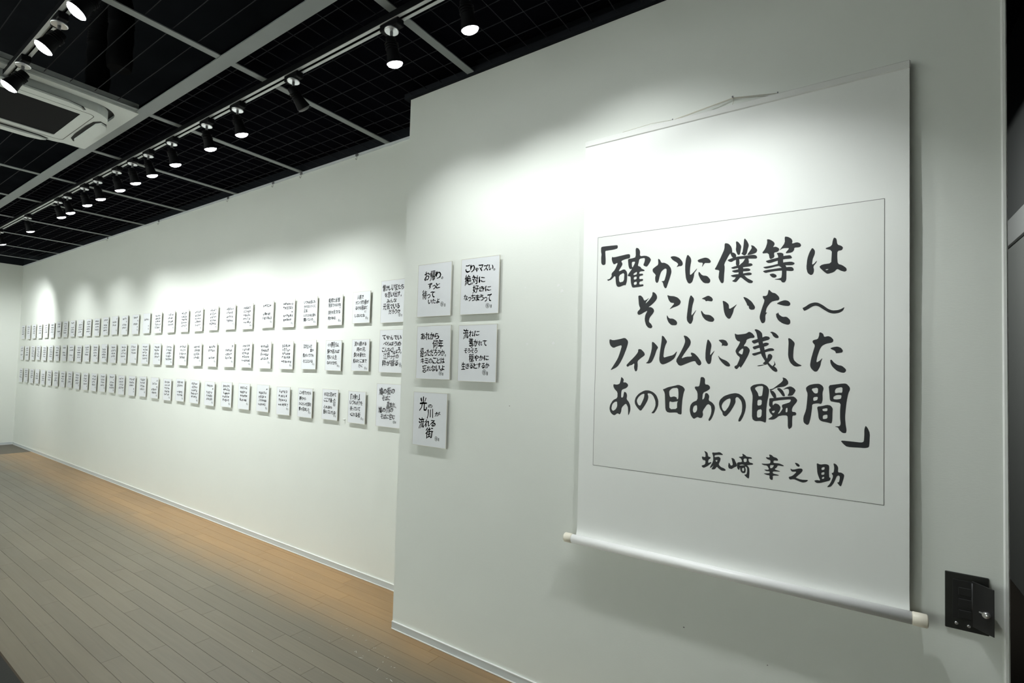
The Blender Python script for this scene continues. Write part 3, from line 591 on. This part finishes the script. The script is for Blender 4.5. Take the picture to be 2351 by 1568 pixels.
def strip(name, pts, wdt, m, dy):
    bm = bmesh.new()
    for (x0, z0), (x1, z1) in zip(pts, pts[1:]):
        nseg = 40
        dx, dz = x1-x0, z1-z0; l = math.hypot(dx, dz); ox, oz = -dz/l*wdt/2, dx/l*wdt/2
        prev = None
        for k in range(nseg+1):
            x = x0+dx*k/nseg; z = z0+dz*k/nseg
            q = [bm.verts.new(Vector((x+s*ox, YS-wave(x+s*ox, z+s*oz)-dy, z+s*oz))-inv) for s in (-1, 1)]
            if prev: bm.faces.new((prev[0], q[0], q[1], prev[1]))
            prev = q
    return part(name, bm, m, scroll)
strip('border_line', [(PX0, PZ0), (PX1, PZ0), (PX1, PZ1), (PX0, PZ1), (PX0, PZ0)], 0.0015, M['line'], 0.0005)
for li, (glyphs) in enumerate(SCROLL_LINES):
    for gl in glyphs:
        bm = bmesh.new()
        ox, oy, s = gl[0]
        for loops in gl[1:]:
            pl = [[(ox+x/s, oy+y/s) for x, y in chaikin(l, 1, 0.20)] for l in loops]
            p2 = []
            for l in pl:
                p2.append([(q.x, q.z) for q in (sc(*p) for p in l)])
            fill(bm, p2, lambda p: Vector((p[0], YS-wave(p[0], p[1])-0.0006, p[1]))-inv)
        for f in bm.faces:
            f.normal_update()
            if f.normal.y > 0: f.normal_flip()
        me = D.meshes.new('brush_character'); bm.to_mesh(me); bm.free(); me.materials.append(M['ink'])
        obj('brush_character', me, scroll)
# top bar, bottom rod with end caps, cord
bm = bmesh.new(); box_bm(bm, Vector((SX0-0.002, YS-0.0035, SZ1-0.014))-inv, Vector((SX1+0.002, YS+0.012, SZ1+0.011))-inv, 0, 0.003); part('top_bar', bm, M['topbar'], scroll)
e0, e1 = on_y(1303, 1226, YR-0.045), on_y(2122, 1413, YR-0.045)
RZ = SZ0 - 0.0165
bm = bmesh.new(); tube_bm(bm, [Vector((SX0-0.012, YR-0.048, RZ))-inv, Vector((SX1+0.004, YR-0.048, RZ))-inv], 0.0175, 20); rod = part('bottom_rod', bm, M['rod'], scroll)
# paper sweeping out on to the rod
bm = bmesh.new(); prev = None
for k in range(7):
    t = k/6; z = SZ0 + 0.055*(1-t) - 0.001*t; y = YS - 0.0006 - 0.009*t*t*t
    q = [bm.verts.new(Vector((x, y, z))-inv) for x in (SX0, SX1)]
    if prev: bm.faces.new((prev[0], prev[1], q[1], q[0]))
    prev = q
for f in bm.faces: f.smooth = True
part('rod_wrap', bm, M['scroll'], scroll)
for xa, xb in ((SX0-0.046, SX0-0.012), (SX1+0.004, SX1+0.040)):
    bm = bmesh.new(); lo, hi = (xa, xb)
    tube_bm(bm, [Vector((lo, YR-0.048, RZ))-inv, Vector((lo+0.003, YR-0.048, RZ))-inv, Vector((hi-0.003, YR-0.048, RZ))-inv, Vector((hi, YR-0.048, RZ))-inv], [0.0165, 0.019, 0.019, 0.0165], 20); part('end_cap', bm, M['ivory'], scroll)
NAIL = on_y(1683, 225, YR-0.006)
c0, c1 = sc(1543, 278), sc(1785, 217)
c0.z = c1.z = SZ1 + 0.015
for k, dz in enumerate((0.0, -0.008)):
    bm = bmesh.new(); tube_bm(bm, [v-inv for v in (Vector((c0.x+0.02*k, YS+0.006, c0.z-0.001)), Vector((NAIL.x, YR-0.008, NAIL.z+dz*0.3)), Vector((c1.x-0.03*k, YS+0.006, c1.z-0.001)))], 0.0013, 6); part('cord', bm, M['cord'], scroll)
bm = bmesh.new(); tube_bm(bm, [v-inv for v in (Vector((NAIL.x, YR-0.010, NAIL.z-0.002)), Vector((NAIL.x+0.004, YR-0.012, NAIL.z-0.014)), Vector((NAIL.x-0.001, YR-0.010, NAIL.z-0.026)))], 0.0010, 6); part('cord_end', bm, M['cord'], scroll)
bm = bmesh.new(); tube_bm(bm, [v-inv for v in (Vector((c0.x-0.20, YS+0.006, SZ1+0.0165)), Vector((c0.x-0.08, YS+0.006, SZ1+0.022)), Vector((c0.x, YS+0.006, c0.z)))], 0.0009, 6); part('cord', bm, M['cord'], scroll)
for cc in (c0, c1):
    bm = bmesh.new(); tube_bm(bm, [Vector((cc.x, YS+0.006, SZ1+0.012))-inv, Vector((cc.x, YS+0.006, SZ1+0.019))-inv], 0.002, 8); part('cord_ring', bm, M['grey'], scroll)
t = thing('wall_nail', 'tiny grey nail holding the cord of the hanging scroll', 'nail', (NAIL.x, YR, NAIL.z))
bm = bmesh.new(); tube_bm(bm, [(0, 0, -0.001), (0, -0.014, 0.001)], 0.0012, 8); tube_bm(bm, [(0, -0.014, 0.001), (0, -0.0155, 0.0012)], 0.003, 10); part('shank', bm, M['grey'], t)
# ================================================================== CALLIGRAPHY BOARDS
def char_meshes(chars):
    out = {}; tmp = []
    for ch in sorted(chars):
        cu = D.curves.new('t', 'FONT'); cu.body = ch; cu.size = 1.0; cu.resolution_u = 2; cu.offset = 0.0; cu.fill_mode = 'FRONT'
        o = D.objects.new('t', cu); COL.objects.link(o); tmp.append((ch, o, cu))
    dg = bpy.context.evaluated_depsgraph_get()
    for ch, o, cu in tmp:
        me = o.evaluated_get(dg).to_mesh()
        vs = [(v.co.x, v.co.y) for v in me.vertices]; fs = [tuple(p.vertices) for p in me.polygons]
        o.evaluated_get(dg).to_mesh_clear()
        if vs:
            xa = min(v[0] for v in vs); xb = max(v[0] for v in vs); ya = min(v[1] for v in vs); yb = max(v[1] for v in vs)
            out[ch] = (vs, fs, (xa, xb, ya, yb))
    for ch, o, cu in tmp: D.objects.remove(o); D.curves.remove(cu)
    return out
SMALL = set('っゃょィ')
PUNCT = set('。、')
def advance(ch): return 0.55 if ch in PUNCT else (0.68 if ch in SMALL else (0.92 if '\u3040' < ch < '\u30ff' else 1.0))
def put_text(bm, CH, text, TL, TR, BL, BR):
    """fills the quad (2-D points, card plane) with one line of handwriting"""
    tot = sum(advance(c) for c in text); pos = 0
    rnd = random.Random(text)
    for ch in text:
        a = advance(ch); u0 = pos/tot; u1 = (pos+a)/tot; pos += a
        if ch not in CH: continue
        vs, fs, (xa, xb, ya, yb) = CH[ch]
        g = 0.05
        if ch in PUNCT: v0, v1 = 0.0, 0.28; u1 = u0+(u1-u0)*0.55
        elif ch in SMALL: v0, v1 = 0.02, 0.58
        elif '\u3040' < ch < '\u30ff': k = rnd.uniform(0.04, 0.12); v0, v1 = k, 1-k+rnd.uniform(-0.06, 0.02)
        else: v0, v1 = -0.06, 1.06
        if ch == 'の' : v0, v1 = 0.12, 0.82
        sh = rnd.uniform(-0.02, 0.10); tilt = rnd.uniform(-0.02, 0.09); ph = rnd.uniform(0, 6)
        nw = 0.044 if '\u3040' < ch < '\u30ff' else 0.028
        for nib in NIBS:
          ids = []
          for x, y in vs:
            q_ = nw*(0.85 + 0.55*math.sin(6.5*x+ph)*math.cos(5.5*y+1.7*ph)); x += nib[0]*q_; y += nib[1]*q_
            u = (x-xa)/max(1e-6, xb-xa); v = (y-ya)/max(1e-6, yb-ya)
            u2 = u + 0.025*math.sin(7*v+ph) + sh*(v-0.5); v2 = v + 0.025*math.sin(6*u+ph) + tilt*(u-0.5)
            uu = u0 + (u1-u0)*(g + (1-2*g)*u2); vv = v0 + (v1-v0)*v2
            top = (TL[0]+(TR[0]-TL[0])*uu, TL[1]+(TR[1]-TL[1])*uu); bot = (BL[0]+(BR[0]-BL[0])*uu, BL[1]+(BR[1]-BL[1])*uu)
            ids.append(bm.verts.new((bot[0]+(top[0]-bot[0])*vv, 0, bot[1]+(top[1]-bot[1])*vv)))
          for f in fs:
            try: bm.faces.new([ids[i] for i in f])
            except ValueError: pass
NIBS = [(-1, -.65), (-.45, .25), (0, -.3), (.45, .3), (1, .65), (.5, -.35), (-.5, -.6)]
def scribble(bm, x0, x1, z0, z1, rnd, wgt):
    """one brush mark cluster too small to read"""
    n = rnd.choice((3, 4, 4, 5)); W, Hh = x1-x0, z1-z0
    for k in range(n):
        kind = rnd.random()
        if kind < 0.45: a = (rnd.uniform(0, .25), rnd.uniform(.1, .95)); b = (rnd.uniform(.7, 1), a[1]+rnd.uniform(-.05, .12))
        elif kind < 0.8: a = (rnd.uniform(.1, .9), rnd.uniform(.75, 1)); b = (a[0]+rnd.uniform(-.2, .1), rnd.uniform(0, .25))
        else: a = (rnd.uniform(.3, .8), rnd.uniform(.5, .9)); b = (a[0]+rnd.choice((-1, 1))*rnd.uniform(.25, .45), a[1]-rnd.uniform(.3, .6))
        ax, az, bx_, bz = x0+a[0]*W, z0+a[1]*Hh, x0+b[0]*W, z0+b[1]*Hh
        l = math.hypot(bx_-ax, bz-az) or 1; nx, nz = -(bz-az)/l*wgt, (bx_-ax)/l*wgt
        mx, mz = (ax+bx_)/2+nx*0.6, (az+bz)/2+nz*0.6
        pts = [(ax+nx*.6, az+nz*.6), (mx+nx, mz+nz), (bx_+nx*.8, bz+nz*.8), (bx_-nx*.5, bz-nz*.5), (mx-nx, mz-nz), (ax-nx*.7, az-nz*.7)]
        bm.faces.new([bm.verts.new((p[0], 0, p[1])) for p in pts])
def seal_bm(bm, cx, cz, rx, rz, bx=None):
    n = 20
    o = [(cx+rx*math.cos(2*math.pi*k/n), cz+rz*math.sin(2*math.pi*k/n)) for k in range(n)]
    i = [(cx+rx*.8*math.cos(2*math.pi*k/n), cz+rz*.84*math.sin(2*math.pi*k/n)) for k in range(n)]
    ov = [bm.verts.new((p[0], 0, p[1])) for p in o]; iv = [bm.verts.new((p[0], 0, p[1])) for p in i]
    for k in range(n): bm.faces.new((ov[k], ov[(k+1) % n], iv[(k+1) % n], iv[k]))
    def q(u0, u1, v0, v1): bm.faces.new([bm.verts.new((cx+rx*u, 0, cz+rz*v)) for u, v in ((u0, v0), (u1, v0), (u1, v1), (u0, v1))])
    q(-.10, .10, -.72, .72); q(-.55, .55, .28, .42); q(-.62, .62, -.08, .06); q(-.48, .48, -.46, -.32); q(-.42, -.24, -.1, .4); q(.26, .42, -.4, .1)
    if bx:
        x, z, hx, hz = bx
        def r(a, b, c, d): bm.faces.new([bm.verts.new((x+hx*u, 0, z+hz*v)) for u, v in ((a, c), (b, c), (b, d), (a, d))])
        r(-1, -.5, -1, 1); r(.5, 1, -1, 1); r(-.5, .5, .82, 1); r(-.5, .5, -1, -.82); r(-.2, .2, -.7, .7); r(-.5, .5, .2, .36); r(-.5, .5, -.4, -.24)
_board = {}
def board_meshes(W, H):
    key = (round(W, 3), round(H, 3))
    if key in _board: return _board[key]
    hw_, hh = W/2, H/2
    bm = bmesh.new(); box_bm(bm, (-hw_+0.0012, -0.0150, -hh+0.0012), (hw_-0.0012, -0.0122, hh-0.0012)); core = to_mesh('board', bm, M['core'])
    bm = bmesh.new(); v = [bm.verts.new((x, -0.0153, z)) for x, z in ((-hw_+0.0022, -hh+0.0022), (hw_-0.0022, -hh+0.0022), (hw_-0.0022, hh-0.0022), (-hw_+0.0022, hh-0.0022))]
    bm.faces.new(v); face = to_mesh('paper_face', bm, M['card'])
    bm = bmesh.new()
    for lo, hi in (((-hw_, -0.0156, -hh), (hw_, -0.0120, -hh+0.0024)), ((-hw_, -0.0156, hh-0.0024), (hw_, -0.0120, hh)), ((-hw_, -0.0156, -hh+0.0024), (-hw_+0.0024, -0.0120, hh-0.0024)), ((hw_-0.0024, -0.0156, -hh+0.0024), (hw_, -0.0120, hh-0.0024))):
        box_bm(bm, lo, hi)
    rim = to_mesh('rim', bm, M['rim'])
    bm = bmesh.new(); box_bm(bm, (-hw_*0.5, -0.0123, -hh*0.5), (hw_*0.5, 0.0, hh*0.5)); sp = to_mesh('mount_pad', bm, M['core'])
    _board[key] = (core, face, rim, sp); return _board[key]
def card(name, label, group, cx, cz, Y, W, H, ink_bm, seal, tilt=0.0, lean=0.0):
    t = thing(name, label, 'calligraphy board', (cx, Y, cz), (lean, tilt, 0), group)
    core, face, rim, sp = board_meshes(W, H)
    obj('board', core, t); obj('paper_face', face, t); obj('rim', rim, t); obj('mount_pad', sp, t)
    for f in ink_bm.faces:
        f.normal_update()
        if f.normal.y > 0: f.normal_flip()
    me = D.meshes.new('handwriting'); ink_bm.to_mesh(me); ink_bm.free(); me.materials.append(M['ink']); obj('handwriting', me, t, (0, -0.0156, 0))
    if seal is not None:
        for f in seal.faces:
            f.normal_update()
            if f.normal.y > 0: f.normal_flip()
        me = D.meshes.new('seal_mark'); seal.to_mesh(me); seal.free(); me.materials.append(M['seal']); obj('seal_mark', me, t, (0, -0.0156, 0))
    return t
BW, BH = 0.0818*S, 0.0966*S
FA, FB, FC_, FD, FE, FL, FM = (945, 590, 11.2), (1045, 580, 10.82), (945, 740, 11.2), (1045, 740, 10.81), (935, 890, 10.45), (860, 630, 6.5375), (700, 620, 4.125)
GF, GL_ = 'large boards on the front partition wall', 'large boards at the end of the long wall'
# label, wall plane, zoom frame, corner pixels, group, lines (text, x0, x1, top/bottom at the left, top/bottom at the right), seal
BIG = [
 ('large white calligraphy board, upper left of the five on the front wall, four lines', YR, FA, [(962.5,610),(1039,598.5),(1033,724),(955,728)], GF,
  [('お帰り。',330,850,375,620,345,560),('ずっと',420,735,635,850,640,815),('待って',270,605,865,1085,885,1040),('いたよ',420,722,1095,1215,1030,1200)], (780,1210,42,64,852,1235)),
 ('large white calligraphy board, upper right of the five on the front wall, nearest the scroll', YR, FB, [(1061,596),(1150.5,586),(1143,718.5),(1052.5,722)], GF,
  [('こりゃマズい。',255,1030,305,505,262,435),('絶対に',235,748,565,800,580,740),('好きに',430,892,812,1000,820,945),('なっちまうって',212,908,1030,1205,1010,1220)], (805,1315,50,62,890,1328)),
 ('large white calligraphy board, middle left of the five on the front wall, five lines', YR, FC_, [(959.5,749),(1036.5,746),(1031,872),(953,868.5)], GF,
  [('あれから',235,712,248,460,250,455),('何年',535,818,465,662,445,660),('経っただろうか。',220,908,660,878,695,880),('キミのことは',230,848,902,1080,905,1062),('忘れないよ',265,848,1103,1280,1085,1258)], (735,1310,42,56,796,1335)),
 ('large white calligraphy board, middle right of the five on the front wall, five lines', YR, FD, [(1055,747),(1142.5,743.5),(1137.5,878),(1048,874)], GF,
  [('流れに',195,608,175,400,195,335),('導かれて',338,792,395,622,448,585),('そろそろ',220,555,628,768,628,768),('穏やかに',335,838,790,980,815,948),('生きるとするか',150,848,1000,1160,995,1150)], (718,1240,50,72,792,1270)),
 ('large white calligraphy board, lowest of the five on the front wall, standing alone', YR, FE, [(951.5,898),(1028.5,905),(1022,1031),(944.5,1019)], GF,
  [('光',290,480,240,528,240,528),('の',498,605,378,500,378,500),('川',468,625,528,722,528,722),('が',655,798,570,700,570,700),('流れる',268,682,722,955,765,945),('街',430,622,970,1198,970,1198)], (690,1225,36,58,750,1245)),
 ('large white calligraphy board tucked behind the partition corner, top of its column', YL, FL, [(877,646),(871.6,741)], GL_,
  [('懐かしい友たち',122,442,160,252,135,225),('を思い出す。',150,418,278,345,242,328),('みんな',180,332,368,440,350,418),('元気でいる',125,378,452,530,428,512),('だろうか',210,388,528,602,512,582)], (373,605,18,28,405,612)),
 ('large white calligraphy board tucked behind the partition corner, middle of its column', YL, FL, [(873,757.5),(867.8,854.7)], GL_,
  [('てやんでい',116,402,902,985,905,985),('べらぼうめ',130,398,1005,1072,1000,1080),('こんちくしょう。',110,412,1092,1172,1085,1190),('江戸っ子の',130,362,1190,1270,1185,1270),('粋が宿る',110,358,1290,1370,1290,1372)], (382,1355,16,32,404,1380)),
 ('large white calligraphy board tucked behind the partition corner, bottom of its column', YL, FM, [(867,879.4),(860,978)], GL_,
  [('鳩の街の',703,852,1118,1182,1114,1176),('そばに',730,808,1185,1240,1188,1240),('産まれ、',773,872,1245,1308,1250,1312),('鳩の川の',695,836,1296,1352,1298,1352),('そばに住む',715,852,1358,1412,1364,1418)], (842,1440,11,16,858,1444)),
]
# readable small boards: (row, place from the partition) -> lines (text, u0, u1, v0, v1) as fractions of the board
def L_(*rows):
    return [r for r in rows]
READ = {
 (1, 0): L_(('人前で',.24,.62,.11,.24),('ガンバり過ぎ',.16,.92,.28,.41),('るのも程ほど',.16,.86,.45,.58),('に',.70,.80,.60,.67),('しないとね',.14,.72,.70,.81)),
 (2, 0): L_(('流れ続ける',.14,.84,.08,.21),('時の河。',.30,.84,.26,.38),('僕らを乗せた',.12,.82,.43,.56),('船はどこまで',.10,.88,.62,.74),('行く',.42,.66,.78,.89)),
 (3, 0): L_(('「お帰り」、',.14,.72,.10,.26),('いつもボクを',.10,.84,.29,.43),('待っていて',.12,.72,.48,.61),('くれる街',.14,.74,.66,.80)),
 (1, 1): L_(('錯覚と仮想',.12,.84,.10,.23),('現実でのはざま',.12,.90,.27,.39),('で',.80,.90,.40,.46),('自分を見つける',.12,.88,.50,.62),('時がある。',.12,.66,.70,.81)),
 (2, 1): L_(('イイ夢見ろよ、',.12,.88,.07,.23),('振り返れば',.10,.88,.30,.43),('短い人生',.12,.74,.49,.62),('なのだから',.12,.76,.68,.80)),
 (3, 1): L_(('キミと初めて',.12,.88,.10,.24),('ここで逢った',.12,.86,.29,.42),('日',.72,.84,.43,.53),('心も体も',.12,.66,.54,.64),('揺れていたね',.10,.88,.68,.81)),
 (1, 2): L_(('いつもは気にも',.08,.86,.12,.23),('かけないクイズ。',.08,.92,.27,.38),('正直、',.08,.40,.42,.51),('いざとなると誰も',.08,.90,.58,.68),('聞いている',.08,.74,.72,.83)),
 (2, 2): L_(('泣き止んだ',.12,.72,.14,.27),('雲が',.60,.84,.30,.40),('僕がいつでも',.10,.86,.46,.58),('そこにいる',.12,.80,.66,.78)),
 (3, 2): L_(('この街でさえも',.10,.90,.10,.22),('夢から',.10,.58,.30,.42),('たくさんの言葉を',.10,.94,.48,.60),('夢が見ました',.10,.84,.66,.78)),
}

CH = char_meshes({c for k in BIG for ln in k[5] for c in ln[0]} | {c for v in READ.values() for ln in v for c in ln[0]})
for (nm_label, Y, z3, corners, grp, lines, seal) in [(b[0], b[1], b[2], b[3], b[4], b[5], b[6]) for b in BIG]:
    ox, oy, s = z3; yf = Y-0.0156
    P = [on_y(x, y, yf) for x, y in corners]
    cx = (P[0].x+P[1].x)/2 if len(P) == 2 else sum(p.x for p in P)/4
    cz = (P[0].z+P[1].z)/2 if len(P) == 2 else sum(p.z for p in P)/4
    if len(P) == 2: cx += BW/2
    def loc2(x, y):
        q = on_y(ox+x/s, oy+y/s, yf); return (q.x-cx, q.z-cz)
    bm = bmesh.new()
    for (txt, x0, x1, lt, lb, rt, rb) in lines:
        put_text(bm, CH, txt, loc2(x0, lt), loc2(x1, rt), loc2(x0, lb), loc2(x1, rb))
    sb = bmesh.new(); (sx, sy, rx, ry) = seal[:4]
    c = loc2(sx, sy); e = loc2(sx+rx, sy); g2 = loc2(sx, sy+ry)
    rr_ = seal[4:]; c2 = loc2(rr_[0], rr_[1])
    seal_bm(sb, c[0], c[1], abs(e[0]-c[0]), abs(g2[1]-c[1]), (c2[0], c2[1], abs(e[0]-c[0])*0.36, abs(g2[1]-c[1])*0.62))
    card('calligraphy_board', nm_label, grp, cx, cz, Y, BW, BH, bm, sb, tilt=random.uniform(-0.004, 0.004))
# the small boards: three rows of twenty-nine on the long wall
SW, SH = 0.0622*S, 0.0752*S
ROWZ = {1: (0.6603+0.5852)/2*S, 2: (0.5480+0.4722)/2*S, 3: (0.4263+0.3500)/2*S}
PITCHX = (3.7995-0.9912)/28*S
ROWN = {1: 'top', 2: 'middle', 3: 'bottom'}
for row in (1, 2, 3):
    xl0 = {1: -3.800, 2: -3.801, 3: -3.7975}[row]*S; xl1 = {1: -0.9912, 2: -0.9885, 3: -0.9946}[row]*S
    for k in range(29):
        rnd = random.Random(row*100+k)
        xl = xl0 + (xl1-xl0)*k/28 + (rnd.uniform(-0.008, 0.008) if k < 27 else 0)
        cx = xl + SW/2 + 0.004; cz = ROWZ[row] + rnd.uniform(-0.004, 0.004)
        bm = bmesh.new(); cn = 28-k
        key = (row, cn)
        if key in READ:
            for (txt, u0, u1, v0, v1) in READ[key]:
                f = lambda u, v: (-SW/2+SW*u, SH/2-SH*v)
                put_text(bm, CH, txt, f(u0, v0), f(u1, v0), f(u0, v1), f(u1, v1))
            v_end = max(l[4] for l in READ[key])
        else:
            nl = rnd.choice((4, 4, 4, 5, 5)); v = 0.12; dv = (0.70 if nl == 5 else 0.62)/nl
            for q in range(nl):
                ng = rnd.choice((5, 5, 6)) if rnd.random() > 0.10 else 1
                wd = 0.115; u = rnd.uniform(0.14, 0.22) + (0.6 if ng == 1 else 0)
                for g in range(ng):
                    if u+wd > 0.90: break
                    hgt = dv*rnd.uniform(0.55, 0.80)
                    scribble(bm, -SW/2+SW*u, -SW/2+SW*(u+wd*0.88), SH/2-SH*(v+hgt), SH/2-SH*v, rnd, 0.0029)
                    u += wd+0.01
                v += dv
            v_end = v
        sb = bmesh.new(); u = 0.80; v = min(0.90, v_end+0.03)
        seal_bm(sb, -SW/2+SW*u, SH/2-SH*v, 0.0075, 0.0095, (-SW/2+SW*(u+0.085), SH/2-SH*(v+0.02), 0.003, 0.007))
        nmo = ORD[cn]
        card('small_calligraphy_board', 'small white calligraphy board, %s row of the long wall, %s from the partition end' % (ROWN[row], nmo), 'small calligraphy boards on the long wall', cx, cz, YL, SW, SH, bm, sb, tilt=rnd.gauss(0, 0.008), lean=0.0)
# ================================================================== WALL OUTLET
oz = [on_y(x, y, YR) for x, y in ((2169, 1309), (2270, 1327), (2270, 1459), (2169, 1437))]
ox0, ox1 = oz[0].x, oz[1].x; oz0, oz1 = (oz[2].z+oz[3].z)/2, (oz[0].z+oz[1].z)/2
ocx, ocz = (ox0+ox1)/2, (oz0+oz1)/2; ow, oh = ox1-ox0, oz1-oz0
out = thing('wall_outlet_box', 'black metal wall outlet box with its hinged cover open beside the scroll', 'outlet box', (ocx, YR, ocz))
bm = bmesh.new(); box_bm(bm, (-ow/2, -0.006, -oh/2), (ow/2, 0, oh/2), 0, 0.0015); part('plate', bm, M['outlet'], out)
bm = bmesh.new(); box_bm(bm, (-ow/2+0.016, -0.0075, -oh/2+0.030), (ow/2-0.030, -0.006, oh/2-0.018), 0, 0.0006); ins = part('insert', bm, M['socket'], out)
for k in range(3):
    z = 0.030-0.031*k
    s = boxpart('socket', (-0.018, -0.0105, z-0.011), (0.012, -0.0075, z+0.011), M['socket'], ins, 0.001)
# cover swung open towards the room
a = math.radians(52)
hx = ow/2-0.034
cv = part('cover', (lambda b: (box_bm(b, (0, -0.003, -oh/2+0.018), (0.060, 0.0, oh/2-0.014), 0, 0.001), b)[1])(bmesh.new()), M['socket'], out, (hx, -0.0075, 0), (0, 0, -a))
bm = bmesh.new(); tube_bm(bm, [(0, 0, -oh/2+0.02), (0, 0, oh/2-0.02)], 0.004, 10); part('hinge', bm, M['socket'], out, (hx, -0.008, 0))
bm = bmesh.new(); tube_bm(bm, [(0.046, -0.003, -0.008), (0.046, -0.013, -0.008), (0.046, -0.016, -0.008)], [0.009, 0.009, 0.006], 14); lk = part('latch', bm, M['steel'], cv)
boxpart('latch_tongue', (0.024, -0.008, -0.011), (0.040, -0.004, -0.007), M['steel'], cv, 0.0008)
for x, z in ((0.004, -oh/2+0.016), (-ow/2+0.024, -oh/2+0.018)):
    bm = bmesh.new(); tube_bm(bm, [(0, -0.006, 0), (0, -0.009, 0), (0, -0.0105, 0)], [0.0045, 0.0045, 0.003], 12); part('screw', bm, M['steel'], out, (x, 0, z))
# small blank tag left between two boards of the bottom row
tp = on_y(791, 965, YL)
tg = thing('wall_clip', 'tiny white clip between the two nearest boards of the bottom row', 'clip', (tp.x, YL, tp.z))
boxpart('tab', (-0.012, -0.006, 0.006), (0.010, 0, 0.0095), M['white_trim'], tg, 0.0008); boxpart('slip', (-0.012, -0.0018, -0.022), (0.008, 0, 0.006), M['wall'], tg)
